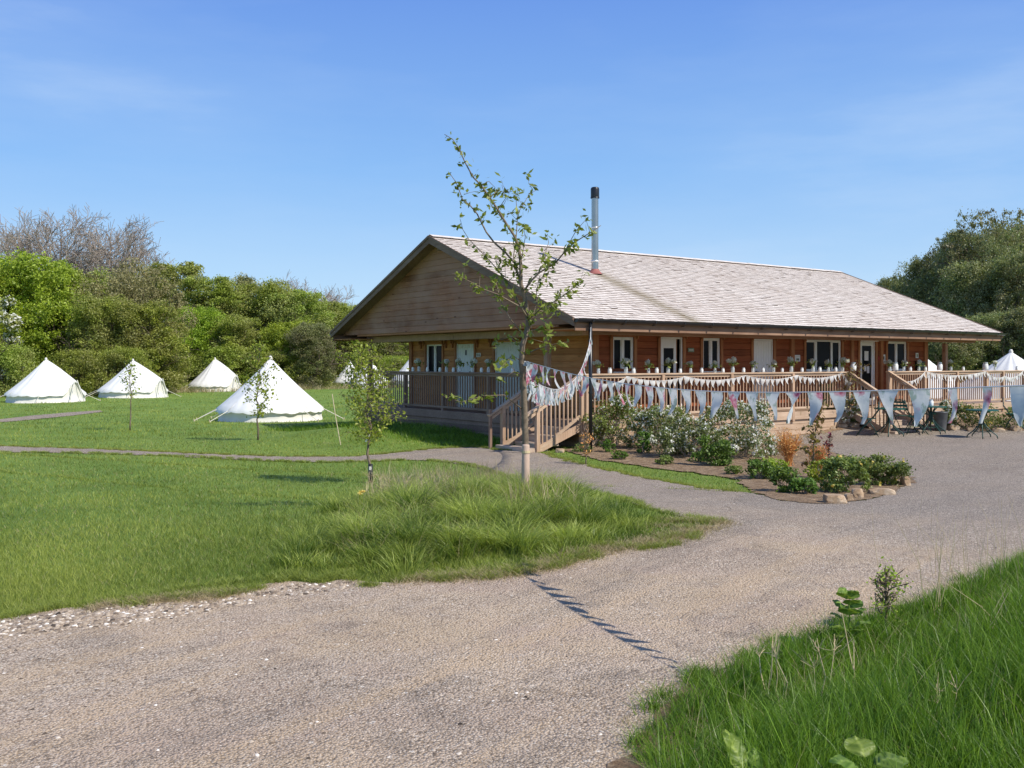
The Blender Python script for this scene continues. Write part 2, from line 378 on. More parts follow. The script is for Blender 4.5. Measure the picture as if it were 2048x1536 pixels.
M = dict(
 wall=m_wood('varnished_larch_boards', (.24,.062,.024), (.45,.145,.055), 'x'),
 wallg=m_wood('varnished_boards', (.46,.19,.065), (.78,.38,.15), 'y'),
 gable=m_wood('weathered_gable_boards', (.28,.115,.062), (.50,.245,.145), 'y', weather=(.40,.235,.165)),
 trimx=m_wood('stained_trim', (.34,.13,.05), (.56,.26,.11), 'x', knots=False),
 trimz=m_wood('stained_post', (.33,.13,.055), (.54,.26,.12), 'z', knots=False),
 barge=m_wood('grey_bargeboard', (.17,.105,.075), (.33,.23,.17), 'y', knots=False),
 beam=m_wood('eave_board', (.24,.13,.08), (.42,.27,.18), 'x', knots=False),
 post=m_wood('veranda_post', (.30,.18,.11), (.52,.36,.25), 'z'),
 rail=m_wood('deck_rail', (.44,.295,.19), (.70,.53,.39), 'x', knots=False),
 raily=m_wood('deck_rail_shaded', (.23,.14,.095), (.42,.29,.21), 'x', knots=False),  # darker copy of rail; the gable side's shade is put into the colour
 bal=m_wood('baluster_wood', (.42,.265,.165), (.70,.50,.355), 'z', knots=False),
 balg=m_wood('baluster_weathered_shaded', (.22,.13,.09), (.42,.29,.21), 'z', knots=False),  # weathered copy of bal with the gable side's shade put into its colour
 step=m_wood('step_wood', (.46,.33,.23), (.70,.57,.45), 'y', knots=False),
 shingle=m_shingle(),
 white=m_plain('white_paint', (.80,.80,.77), .45, var=.04), green_door=m_plain('pale_door_paint', (.74,.78,.74), .5, var=.05),
 glass=m_glass_dark('window_glass'), black=m_plain('black_plastic', (.012,.013,.016), .35, var=.2, spec=.5),
 steel=m_plain('flue_steel', (.42,.42,.39), .30, .95, .12, 5), copper=m_plain('flashing_red', (.34,.12,.10), .6, 0, .2),
 canvas=m_cloth('tent_canvas', (.92,.91,.87), .12), canvas2=m_cloth('tent_wall_canvas', (.86,.83,.76), .15),
 rope=m_plain('guy_rope', (.7,.66,.55), .8), floral=m_floral('floral_cotton'), whitecloth=m_cloth('white_cotton', (.82,.82,.80), .3),
 cord=m_plain('white_tape', (.78,.76,.74), .8, var=.05),
 gmetal=m_plain('green_enamel', (.008,.085,.062), .38, .0, .25, 12, .5), dmetal=m_plain('dark_green_tube', (.014,.058,.046), .4, .2, .2, 12, .5),
 jar=m_jar('jar_glass', (.86,.9,.9)), tin=m_plain('lid_tin', (.7,.7,.68), .35, .6), wax=m_plain('white_candle_jar', (.85,.86,.84), .35, var=.04),
 bucket=m_plain('galvanised_grey', (.16,.17,.18), .5, .5, .2), paper=m_plain('sign_paper', (.75,.74,.70), .6, var=.03),
 ink=m_plain('printed_ink', (.03,.03,.03), .6), greensign=m_plain('sign_green', (.22,.28,.20), .6), blood=m_plain('sign_red', (.35,.05,.04), .6),
 bark=m_plain('cherry_bark', (.20,.155,.11), .85, 0, .45, 22, .2, .6), twig=m_plain('grey_twigs', (.30,.25,.21), .9, 0, .2, 4, .1),
 greytwig=m_plain('bare_branches', (.36,.30,.25), .9, 0, .25, 2, .1),
 darkbark=m_plain('tree_bark', (.13,.10,.075), .9, 0, .3, 4, .1),
 guard=m_plain('pale_wood_stake', (.55,.40,.31), .8, 0, .12, 14, .2, .3),
 cane=m_plain('bamboo_cane', (.6,.5,.33), .6, 0, .15), straw=m_plain('dry_stalk', (.58,.47,.28), .8, 0, .2, 5, .2),
 leaf_cherry=m_leaf('cherry_leaf', (.11,.17,.02), (.38,.46,.10), .4, .1),
 leaf_birch=m_leaf('birch_leaf', (.14,.20,.02), (.48,.54,.09), .45, .15),
 leaf_hedge=m_leaf('hedge_leaf', (.12,.175,.02), (.50,.58,.10), .38, .3, alt=(.38,.38,.13)),
 leaf_bright=m_leaf('bright_hedge_leaf', (.15,.23,.02), (.54,.66,.08), .4, .25),
 leaf_brown=m_leaf('olive_hedge_leaf', (.20,.19,.075), (.55,.52,.24), .35, .25),
 leaf_dark=m_leaf('woodland_leaf', (.10,.13,.045), (.38,.42,.16), .35, .35, alt=(.30,.27,.15)),
 leaf_conifer=m_leaf('conifer_needles', (.010,.025,.010), (.03,.06,.022), .1, .1),
 leaf_shrub=m_leaf('shrub_leaf', (.07,.11,.022), (.30,.37,.09), .3, .3),
 leaf_sage=m_leaf('grey_green_leaf', (.06,.09,.025), (.28,.36,.12), .3, .2),
 leaf_box=m_leaf('deep_green_leaf', (.045,.10,.015), (.20,.32,.05), .3, .2),
 leaf_purple=m_leaf('purple_leaf', (.09,.015,.025), (.30,.07,.10), .3, .1),
 leaf_orange=m_leaf('orange_twig', (.55,.20,.05), (.85,.52,.17), .2, .1),
 leaf_red=m_leaf('reddish_leaf', (.16,.07,.025), (.28,.26,.06), .35, .1),
 petal=m_leaf('white_petal', (.72,.72,.66), (.86,.86,.82), .3, .05), yellow=m_leaf('yellow_petal', (.7,.5,.05), (.85,.75,.25), .3, .05),
 grass=m_leaf('grass_blade', (.08,.14,.015), (.56,.60,.14), .45, .0, .42),
 bank=m_leaf('bank_grass_blade', (.018,.08,.004), (.30,.48,.06), .48, .0, .38),
 tall=m_leaf('tall_grass_blade', (.06,.13,.012), (.62,.70,.18), .5, .0, .4), broad=m_leaf('broad_leaf', (.09,.18,.02), (.42,.56,.12), .4, .1),
 dry=m_leaf('dry_grass', (.33,.26,.13), (.62,.54,.34), .3, .0, .7),
 lawn=m_lawn(), gravel=m_gravel('road_gravel'), pathg=m_gravel('path_gravel', True), soil=m_soil(), stone=m_stone(),
)

# ------------------------------------------------------------------ foliage builders
def unit(v): return v/np.maximum(np.linalg.norm(v, axis=1, keepdims=True), 1e-9)
def leaves_at(P, nrm, size, tone, long=1.5, jit=.45, r=rng):
    """diamond leaves with a fold, one at each point of P"""
    n = len(P)
    nrm = unit(nrm); t = unit(np.cross(nrm, r.normal(size=(n, 3)))); b = np.cross(nrm, t)
    s = (size*(1-jit+2*jit*r.random(n)))[:, None]
    V = np.stack([P-t*s*long/2, P+b*s*.42-nrm*s*.1, P+t*s*long/2-nrm*s*.12, P-b*s*.42-nrm*s*.1], 1).reshape(-1, 3)
    idx = np.arange(4*n); return V, np.full(n, 4), idx, np.repeat(tone, 4)
def cloud(blobs, n, size, r, up=.35, shell=.5, zmin=None, fuzz=.16):
    B = np.array(blobs, float)
    w = (B[:, 3]*B[:, 4]*B[:, 5])**.62; w /= w.sum()
    k = r.choice(len(B), n, p=w); d = unit(r.normal(size=(n, 3)))
    rad = (shell + (1.04-shell)*r.random(n)**.7)[:, None]*(1+r.normal(size=(n, 1))*fuzz)
    P = B[k, :3] + d*rad*B[k, 3:6]
    boff = r.normal(size=len(B))*.13
    tone = .46 + .20*d[:, 2]*rad[:, 0] + boff[k] + r.normal(size=n)*.13  # clump tops lighter, undersides darker: shading put into the leaf colour
    if zmin is not None: ok = P[:, 2] > zmin; P, d, tone = P[ok], d[ok], tone[ok]
    nr = d*.45 + r.normal(size=P.shape)*.7 + np.array([0, 0, up])
    return leaves_at(P, nr, size, np.clip(tone, 0, 1), 1.4, .5, r)
def crown_blobs(r, w, h, z0, n=40, lump=.27, taper=.5):
    out = []
    for i in range(n):
        t = r.random(); z = z0 + (h-z0)*(.05+.92*t)
        env = w*math.sin(PI*min(.96, max(.16, .26+.64*t)))**.6
        a = r.random()*2*PI; q = env*r.random()**.42*.96*(1+.10*math.sin(3*a+5*t)+.08*math.sin(5*a-7*t))
        s = lump*w*(.5+.9*r.random()**1.5)
        out.append((q*math.cos(a), q*math.sin(a), min(z, h-s*.5), s, s, s*(.6+.35*r.random())))
    return out
def grow(r, p, d, L, rad, lev, out, tips, spread=.8, kids=(5, 5, 5), grav=.0, seg=4):
    pts = [p]; rr = [rad]; q = np.array(p, float); d = np.array(d, float)
    for i in range(seg):
        d = d + r.normal(size=3)*.13 + np.array([0, 0, grav]); d /= np.linalg.norm(d)
        q = q + d*L/seg; pts.append(tuple(q)); rr.append(rad*(1-.65*(i+1)/seg))
    out.append((pts, rr, lev))
    if lev >= len(kids): tips.append((tuple(q), tuple(d))); return
    k = kids[lev]
    for i in range(k):
        t = .3+.7*(i+.5+r.random()*.5)/k; t = min(t, .99); j = int(t*seg); fr = t*seg-j
        b = np.array(pts[j])*(1-fr)+np.array(pts[min(j+1, seg)])*fr
        sd = unit(r.normal(size=(1, 3)))[0]; sd -= d*sd.dot(d); sd /= np.linalg.norm(sd)
        nd = d*(1-spread*.45) + sd*spread*(.7+.4*r.random()); nd[2] += .12; nd /= np.linalg.norm(nd)
        grow(r, tuple(b), nd, L*(.50+.22*r.random())*(1.15-.45*t), rad*(.6-.25*t), lev+1, out, tips, spread, kids, grav, seg if lev < 1 else max(2, seg-1))
def branch_mesh(out, name, m, parent, minr=.004):
    mb = MB()
    for pts, rr, lev in out: mb.tube(pts, [max(minr, q) for q in rr], 6 if lev == 0 else (4 if lev == 1 else 3), cap=(lev == 0))
    return mb.build(name, m, parent, smooth=True)

# ------------------------------------------------------------------ world, sun, camera
wd = bpy.data.worlds.new('World'); S.world = wd; wd.use_nodes = True
nt = wd.node_tree; nt.nodes.clear()
sky = nt.nodes.new('ShaderNodeTexSky'); sky.sky_type = 'NISHITA'; sky.sun_disc = False
SUN = Vector((.80, -.50, .93)).normalized()
elev = math.asin(SUN.z); az = math.atan2(SUN.x, SUN.y)
sky.sun_elevation = elev; sky.sun_rotation = az; sky.altitude = 50; sky.air_density = 1.0; sky.dust_density = .35; sky.ozone_density = 2.5
bg = nt.nodes.new('ShaderNodeBackground'); bg.inputs[1].default_value = .145
tc = nt.nodes.new('ShaderNodeTexCoord'); mp = nt.nodes.new('ShaderNodeMapping'); mp.inputs['Scale'].default_value = (1.2, 1.0, 5.5); mp.inputs['Rotation'].default_value = (.12, .25, .3)
nt.links.new(tc.outputs['Generated'], mp.inputs[0])
cl = noise(nt, mp.outputs[0], 1.35, 7, .58)
sepw = nt.nodes.new('ShaderNodeSeparateXYZ'); nt.links.new(tc.outputs['Generated'], sepw.inputs[0])
grad = ramp(nt, sepw.outputs[2], [(0, (.60,.80,1)), (.06, (.48,.72,.985)), (.19, (.26,.52,.95)), (.35, (.155,.34,.86)), (.7, (.10,.22,.60)), (1, (.07,.16,.48))])
gsc = nt.nodes.new('ShaderNodeVectorMath'); gsc.operation = 'SCALE'; nt.links.new(grad, gsc.inputs[0]); gsc.inputs['Scale'].default_value = 6.9
colw = mixc(nt, .85, sky.outputs[0], gsc.outputs[0])
veil = ramp(nt, cl, [(.44, (0,0,0)), (.58, (.08,.08,.08)), (.74, (.34,.34,.34))])
colw = mixc(nt, veil, colw, (4.6, 5.6, 6.9))
# one small pale puff low above the ridge
pv = nt.nodes.new('ShaderNodeVectorMath'); pv.operation = 'SUBTRACT'; nt.links.new(tc.outputs['Generated'], pv.inputs[0]); pv.inputs[1].default_value = (.025, .991, .131)
ps = nt.nodes.new('ShaderNodeVectorMath'); ps.operation = 'MULTIPLY'; nt.links.new(pv.outputs[0], ps.inputs[0]); ps.inputs[1].default_value = (55, 0, 130)
pl = nt.nodes.new('ShaderNodeVectorMath'); pl.operation = 'LENGTH'; nt.links.new(ps.outputs[0], pl.inputs[0])
pd = math_(nt, 'ADD', pl.outputs['Value'], math_(nt, 'MULTIPLY', noise(nt, tc.outputs['Generated'], 60, 4), 1.2))
colw = mixc(nt, ramp(nt, pd, [(.5, (.5,.5,.5)), (1.0, (0,0,0))]), colw, (5.2, 5.6, 6.6))
nt.links.new(colw, bg.inputs[0])
wo = nt.nodes.new('ShaderNodeOutputWorld'); nt.links.new(bg.outputs[0], wo.inputs[0])
sl = bpy.data.lights.new('sun', 'SUN'); sl.energy = 5.0; sl.angle = R(.53); sl.color = (1, .94, .84)
so = bpy.data.objects.new('sun', sl); C.objects.link(so); so.rotation_euler = (-SUN).to_track_quat('-Z', 'Y').to_euler(); so.location = (20, -15, 30)
cd = bpy.data.cameras.new('camera'); cam = bpy.data.objects.new('camera', cd); C.objects.link(cam)
cd.sensor_width = 36; cd.lens = 36*F/2048; cd.shift_y = -42/2048; cd.clip_end = 2000; cd.clip_start = .05
cam.location = (0, 0, CAMZ); cam.rotation_euler = (R(90), 0, 0); S.camera = cam
S.view_settings.view_transform = 'Standard'; S.view_settings.look = 'None'; S.view_settings.exposure = 0

# ------------------------------------------------------------------ ground
def terrain():
    def ax(lo, a, b, hi, st):
        m_ = np.arange(a, b+1e-6, st)
        l = a - np.cumsum(np.geomspace(st*1.3, (a-lo)/5, 26)); l = l[l > lo][::-1]
        h = b + np.cumsum(np.geomspace(st*1.3, (hi-b)/5, 26)); h = h[h < hi]
        return np.concatenate([[lo], l, m_, h, [hi]])
    xs = ax(-500, -18, 18, 500, .4); ys = ax(-60, -4, 40, 900, .4)
    X, Y = np.meshgrid(xs, ys); Z = g(X, Y)
    V = np.stack([X, Y, Z], -1).reshape(-1, 3); nx = len(xs); ny = len(ys)
    i = np.arange(nx-1)[None, :] + nx*np.arange(ny-1)[:, None]
    Q = np.stack([i, i+1, i+nx+1, i+nx], -1).reshape(-1)
    o = np_mesh('grass_ground', V, np.full(len(Q)//4, 4), Q, M['lawn'], smooth=True)
    tag(o, kind='structure'); return o
terrain()
def dense(poly, step=.25, jit=.05, seed=3):
    r = np.random.default_rng(seed); out = []
    for i in range(len(poly)):
        p, q = np.array(poly[i]), np.array(poly[(i+1) % len(poly)]); d = np.linalg.norm(q-p); k = max(1, min(200, int(d/step)))
        for j in range(k):
            cc = p+(q-p)*j/k
            w = (r.normal()*jit*.6 + jit*1.5*math.sin(cc[0]*5.1+2*math.sin(cc[1]*3.7))*math.sin(cc[1]*4.3+1.1)) if j else 0
            nrm = np.array([-(q-p)[1], (q-p)[0]])/max(d, 1e-6)
            out.append(tuple(p+(q-p)*j/k + nrm*w))
    return out
def inside(poly, X, Y):
    P = np.array(poly); X = np.asarray(X); Y = np.asarray(Y); c = np.zeros(X.shape, bool)
    x0, y0 = P[-1]
    for x1, y1 in P:
        with np.errstate(divide='ignore', invalid='ignore'):
            k = ((y1 > Y) != (y0 > Y)) & (X < (x0-x1)*(Y-y1)/(y0-y1+1e-12)+x1)
        c ^= k; x0, y0 = x1, y1
    return c
def sheet(name, poly, m, off, step=.8, jit=.05, seed=3):
    pl = dense(poly, .12, jit, seed); P = np.array(pl)
    xs = np.arange(P[:, 0].min(), P[:, 0].max(), step); ys = np.arange(P[:, 1].min(), P[:, 1].max(), step)
    X, Y = np.meshgrid(xs, ys); X = X.ravel()+.01; Y = Y.ravel()+.013
    k = inside(pl, X, Y); pts = [Vector(p) for p in pl]+[Vector((x, y)) for x, y in zip(X[k], Y[k])]
    n = len(pl)
    r = geometry.delaunay_2d_cdt(pts, [], [list(range(n))], 1, 1e-4)
    mb = MB(); vs = [(p.x, p.y, gz(p.x, p.y)+off) for p in r[0]]
    mb.add(vs, [tuple(f) for f in r[2]])
    o = mb.build(name, m, smooth=True); tag(o, kind='structure'); return o, pl
def PX(l): return [G1(*p) for p in l]
road_edge = [(-700,1270),(-200,1252),(0,1243),(100,1224),(180,1214),(230,1203),(330,1206),(430,1198),(490,1180),(580,1166),(640,1170),(700,1160),(760,1168),(830,1163),(930,1160),(1040,1150),(1110,1133),(1180,1108),(1260,1098),(1340,1082),(1400,1062),(1440,1046)]
bed_tip = [(1490,986),(1540,998),(1600,1008),(1650,1010),(1710,1005),(1760,995),(1810,975),(1822,962),(1800,945),(1740,925),(1660,905),(1590,885),(1540,868)]
yard_far = [(1600,862),(1660,857),(1730,852),(1745,845),(1850,843),(1880,856),(1960,863),(2048,862),(2120,860),(2600,866)]
bank_edge = [(2300,1095),(2150,1120),(2048,1122),(1960,1162),(1900,1195),(1800,1232),(1700,1260),(1600,1290),(1500,1322),(1420,1365),(1360,1410),(1320,1470),(1300,1536)]
ROAD = PX(road_edge) + PX(bed_tip) + PX(yard_far) + [(34, 16), (30, 8)] + PX(bank_edge) + [(.45, 2.4), (.3, -4), (-9, -4)]
path_lo = [(1520,1070),(1440,1050),(1400,1042),(1340,1030),(1280,1013),(1200,990),(1130,973),(1060,961),(1010,951),(940,931),(880,923),(800,921),(700,925),(600,925),(500,921),(350,913),(200,908),(0,905),(-300,900)]
path_up = [(-300,888),(0,893),(200,899),(400,908),(560,914),(700,914),(790,907),(860,899),(950,894),(985,900),(1075,903),(1110,914),(1180,933),(1260,951),(1340,966),(1420,979),(1490,986),(1600,1014),(1600,1040)]
PATH = PX(path_lo)+PX(path_up)
FARP = PX([(-300,852),(0,845),(80,838),(150,831),(205,824),(200,821),(130,826),(60,832),(0,839),(-300,845)])
BED = PX([(1095,893),(1160,913),(1230,925),(1300,937),(1400,949),(1480,962),(1500,985)]+bed_tip[1:]) + PX([(1600,862),(1660,857),(1730,852)]) + [LW(a_at(1745,.35),.35), LW(1.0,1.1), LW(.2,.6)]
BED2 = PX([(1885,856),(1960,863),(2048,862),(2120,860)]) + [LW(19, .9), LW(a_at(1885,.3)+.25,.9)]
_, ROADP = sheet('gravel_road', ROAD, M['gravel'], .014, .8, .05, 3)
_, PATHP = sheet('gravel_path', PATH, M['pathg'], .012, .5, .035, 4)
_, FARPP = sheet('gravel_path_far', FARP, M['pathg'], .014, .7, .03, 5)
_, DIRTP = sheet('bare_earth', PX([(1500,1322),(1420,1352),(1360,1385),(1310,1430),(1270,1480),(1215,1536),(1190,1590),(1420,1590),(1420,1400)]), M['soil'], .019, .3, .05, 9)
_, BEDP = sheet('flower_bed_soil', BED, M['soil'], .020, .5, .05, 6)
_, BED2P = sheet('flower_bed_soil', BED2, M['soil'], .020, .5, .05, 7)
BANKP = PX(bank_edge)+[(.45,2.4),(.3,-4),(20,-4),(30,8)]
DECKP = [LW(A0,B0), LW(19.5,B0), LW(19.5,B1), LW(A0,B1)]

# ------------------------------------------------------------------ lodge
sun_az = ROT
lodge = thing('timber_lodge', 'long single storey timber lodge with shingle roof and veranda', 'lodge', (*E0, 0), ROT)
RT = (5.02-2.775)/(W/2)     # roof slope
ZE = 2.775
def zr(b): return ZE + RT*(b if b <= W/2 else W-b)
AW, BW = 1.82, 1.52; BW2 = W-BW; AW2 = 15.0
WT = 2.60                   # wall top
def clad(x0, x1, openings, z0, z1, face, m, name, axis, h=.158):
    """horizontal rounded boards with gaps left for openings; face = the outer plane"""
    mb = MB(); r = np.random.default_rng(11)
    z = z0
    while z < z1-.01:
        zt = min(z+h, z1); mb.tone = float(np.clip(.55+r.normal()*.22, 0, 1))
        cuts = sorted((o[0], o[1]) for o in openings if o[2] < (z+zt)/2 < o[3])
        xs = []; cur = x0
        for c0, c1 in cuts: xs.append((cur, c0)); cur = c1
        xs.append((cur, x1))
        for s0, s1 in xs:
            if s1-s0 < .01: continue
            e = .014; d0, d1 = face, face+.06
            prof = [(d1, z), (d0+e, z), (d0+e, z+.010), (d0, z+.022), (d0, zt-.012), (d0+e, zt), (d1, zt)]
            if axis == 'x':
                vs = [(s, d, zz) for s in (s0, s1) for d, zz in prof]
            else:
                vs = [(d, s, zz) for s in (s0, s1) for d, zz in prof]
            n = len(prof)
            mb.add(vs, [(i, i+1, n+i+1, n+i) if axis == 'y' else (i, n+i, n+i+1, i+1) for i in range(n-1)] + [tuple(range(n)), tuple(range(n, 2*n))[::-1]])
        z = zt
    return mb.build(name, m, lodge)
# openings on the long front: (px left, px right, py top, py bottom or None for a door)
front = []
def fop(kind, p0, p1, pt, pb=None):
    a0, a1 = a_at(p0, BW), a_at(p1, BW); am = (a0+a1)/2
    zt = za(pt, am, BW); zb = DZ+.02 if pb is None else za(pb, am, BW)
    front.append((a0, a1, zb, zt, kind))
fop('casement', 1225, 1267, 674, 743); fop('glazed_open', 1320, 1365, 674)
fop('casement', 1405, 1440, 676, 742); fop('plank', 1506, 1546, 678)
fop('triple', 1611, 1682, 680, 743); fop('glazed', 1719, 1750, 680); fop('casement', 1774, 1813, 683, 742)
side = []
def sop(kind, p0, p1, pt, pb=None):
    b1, b0 = b_at(p0, AW), b_at(p1, AW); bm = (b0+b1)/2
    zt = za(pt, AW, bm); zb = DZ+.02 if pb is None else za(pb, AW, bm)
    side.append((b0, b1, zb, zt, kind))
sop('casement', 853, 885, 687, 748); sop('plank', 913, 949, 683); sop('plank2', 990, 1042, 682)
clad(AW, AW2, front, DZ, WT, BW, M['wall'], 'wall', 'x')
clad(BW, BW2, side, DZ, WT, AW, M['wallg'], 'wall', 'y')
mb = MB(); mb.box(AW+.05, AW2-.0, BW2-.06, BW2, DZ, WT); mb.box(AW2-.06, AW2, BW+.061, BW2-.061, DZ, WT); mb.build('wall', M['wall'], lodge)
mb = MB(); mb.box(AW+.10, AW2-.08, BW+.5, BW+.52, DZ+.01, WT-.02); mb.box(AW+.5, AW+.52, BW+.53, BW2-.08, DZ+.01, WT-.02); mb.build('dark_interior_backing', m_plain('interior_dark', (.03,.025,.02), .9), lodge)  # near-black sheets behind the openings; indoor darkness put into the colour
mb = MB(); mb.box(1.2, LL-.8, 1.2, W-1.2, WT+.005, WT+.03); mb.build('ceiling', M['trimx'], lodge)
# corner posts of the wall and cross-wall ends
for (a, b, w) in ((AW-.05, BW-.05, .17), (AW-.05, BW2-.12, .17), (AW2-.12, BW-.05, .17), (a_at(1579, BW), BW-.07, .14), (a_at(1699, BW), BW-.07, .13), (a_at(1758, BW), BW-.07, .12)):
    mb = MB(); mb.bev(a, a+w, b, b+w, DZ, WT, .008); mb.build('corner_post', M['trimz'], lodge)
def opening(o, axis, face):
    s0, s1, zb, zt, kind = o
    def P(mb, a, b, d0, d1, z0, z1, bv=.004):       # d measured outward from the wall face
        if axis == 'x': mb.bev(a, b, face-d1, face-d0, z0, z1, bv)
        else: mb.bev(face-d1, face-d0, a, b, z0, z1, bv)
    trim = M['trimz']; fr = .05
    isdoor = kind not in ('casement', 'triple')
    root = None
    # timber surround with shaped head
    mb = MB(); wtr = .085
    P(mb, s0-wtr, s0-.002, .004, .035, zb-(.0 if isdoor else .06), zt+.0); P(mb, s1+.002, s1+wtr, .004, .035, zb-(.0 if isdoor else .06), zt+.0)
    P(mb, s0-wtr-.05, s1+wtr+.05, .004, .045, zt+.003, zt+.11)
    P(mb, s0-wtr-.08, s1+wtr+.08, .004, .075, zt+.113, zt+.14)
    for e in (s0-wtr-.01, s1+wtr-.03): P(mb, e, e+.04, .046, .09, zt-.04, zt+.112)
    sur = mb.build('surround', trim, lodge)
    if kind in ('casement', 'triple'):
        n = 2 if kind == 'casement' else 3
        mb = MB()
        fw = .045
        P(mb, s0, s0+fw, -.055, -.01, zb, zt); P(mb, s1-fw, s1, -.055, -.01, zb, zt)
        P(mb, s0+fw+.001, s1-fw-.001, -.055, -.01, zt-fw, zt); P(mb, s0+fw+.001, s1-fw-.001, -.055, -.01, zb, zb+fw)
        cuts = [s0+(s1-s0)*.5] if n == 2 else [s0+(s1-s0)*.30, s0+(s1-s0)*.74]
        for c in cuts: P(mb, c-.035, c+.035, -.055, -.005, zb+fw+.001, zt-fw-.001)
        w = mb.build('window', M['white'], lodge)
        mb = MB(); P(mb, s0-.03, s1+.03, .0, .07, zb-.035, zb-.004); mb.build('sill', M['white'], w)
        ed = [s0+fw]+cuts+[s1-fw]
        for i in range(len(ed)-1):
            x0 = ed[i]+(.0 if i == 0 else .035); x1 = ed[i+1]-(.0 if i == len(ed)-2 else .035)
            mb = MB(); sw = .022
            P(mb, x0, x0+sw, -.05, -.02, zb+fw, zt-fw, .002); P(mb, x1-sw, x1, -.05, -.02, zb+fw, zt-fw, .002)
            P(mb, x0+sw, x1-sw, -.05, -.02, zt-fw-sw, zt-fw, .002); P(mb, x0+sw, x1-sw, -.05, -.02, zb+fw, zb+fw+sw, .002)
            if not (kind == 'triple' and i == 1): mb.build('sash', M['white'], w)
            if not (kind == 'triple' and i == 1):
                mb = MB(); P(mb, x0+sw, x1-sw, -.045, -.04, zb+fw+sw, zt-fw-sw, .001); mb.build('pane', M['glass'], w)
            else:
                mb = MB(); P(mb, x0, x1, -.045, -.04, zb+fw, zt-fw, .001); mb.build('pane', M['glass'], w)
    else:
        fw = .045; mb = MB()
        P(mb, s0, s0+fw, -.06, -.004, zb, zt); P(mb, s1-fw, s1, -.06, -.004, zb, zt); P(mb, s0+fw+.001, s1-fw-.001, -.06, -.004, zt-fw, zt)
        d = mb.build('door', M['white'], lodge)
        x0, x1 = s0+fw+.006, s1-fw-.006
        if kind.startswith('plank'):
            npl = 7 if kind == 'plank' else 12; mb = MB()
            for i in range(npl):
                q0 = x0+(x1-x0)*i/npl; q1 = x0+(x1-x0)*(i+1)/npl
                P(mb, q0+.002, q1-.002, -.05, -.022, zb+.01, zt-fw-.004, .005)
            mb.build('door_leaf', M['green_door'] if axis == 'y' else M['white'], d)
            mb = MB(); xh = x0+.07; P(mb, xh, xh+.02, -.02, .03, zb+.95, zb+1.0); P(mb, xh, xh+.1, .012, .03, zb+.965, zb+.985); mb.build('handle', M['black'], d)
            if kind == 'plank' and axis == 'y':
                mb = MB(); P(mb, (x0+x1)/2-.035, (x0+x1)/2+.035, -.021, -.012, zb+1.42, zb+1.56); mb.build('number_plate', M['black'], d)
                mb = MB()
                for i, t in enumerate((0, 1, 2, 3)): P(mb, x0+.05+(x1-x0-.1)*t/4, x0+.05+(x1-x0-.1)*t/4+.12*(x1-x0), -.021, -.010, zt-fw-.13, zt-fw-.06)
                mb.build('door_card', M['paper'], d)
        elif kind == 'glazed':
            mb = MB(); q = .09
            P(mb, x0, x0+q, -.05, -.015, zb+.01, zt-fw-.004); P(mb, x1-q, x1, -.05, -.015, zb+.01, zt-fw-.004)
            P(mb, x0+q, x1-q, -.05, -.015, zt-fw-.12, zt-fw-.004); P(mb, x0+q, x1-q, -.05, -.015, zb+.01, zb+.2)
            mb.build('door_leaf', M['white'], d)
            mb = MB(); P(mb, x0+q, x1-q, -.04, -.035, zb+.2, zt-fw-.12, .001); mb.build('pane', M['glass'], d)
            c = (x0+x1)/2
            for (q0, q1, q2, q3) in ((-.09,.1,1.28,1.55),(-.1,.0,.98,1.12),(.03,.14,.92,1.12)):
                mb = MB(); P(mb, c+q0, c+q1, -.033, -.031, zb+q2, zb+q3, .0004); mb.build('notice', M['paper'], d)
        else:   # a glazed leaf and a second leaf left ajar
            mb = MB(); q = .085; xm = x0+(x1-x0)*.78
            P(mb, x0, x0+q, -.05, -.015, zb+.01, zt-fw-.004); P(mb, xm-q, xm, -.05, -.015, zb+.01, zt-fw-.004)
            P(mb, x0+q, xm-q, -.05, -.015, zt-fw-.22, zt-fw-.004); P(mb, x0+q, xm-q, -.05, -.015, zb+.01, zb+.2)
            mb.build('door_leaf', M['white'], d)
            mb = MB(); P(mb, x0+q, xm-q, -.04, -.035, zb+.2, zt-fw-.22, .001); mb.build('pane', M['glass'], d)
            mb = MB(); P(mb, xm+.012, xm+.035, -.05, -.03, zb+.01, zt-fw-.004); mb.build('gap_strip', M['trimz'], d)
for o in front: opening(o, 'x', BW)
for o in side: opening(o, 'y', AW)
# decorative brackets on the gable-side wall between the openings
for px_ in (843, 893, 906, 956, 982, 1050):
    b = b_at(px_, AW); mb = MB()
    mb.bev(AW-.16, AW-.004, b-.03, b+.03, WT-.10, WT-.0, .01); mb.bev(AW-.10, AW-.004, b-.027, b+.027, WT-.22, WT-.101, .01); mb.bev(AW-.05, AW-.004, b-.024, b+.024, WT-.34, WT-.221, .008)
    mb.build('bracket', M['trimz'], lodge)
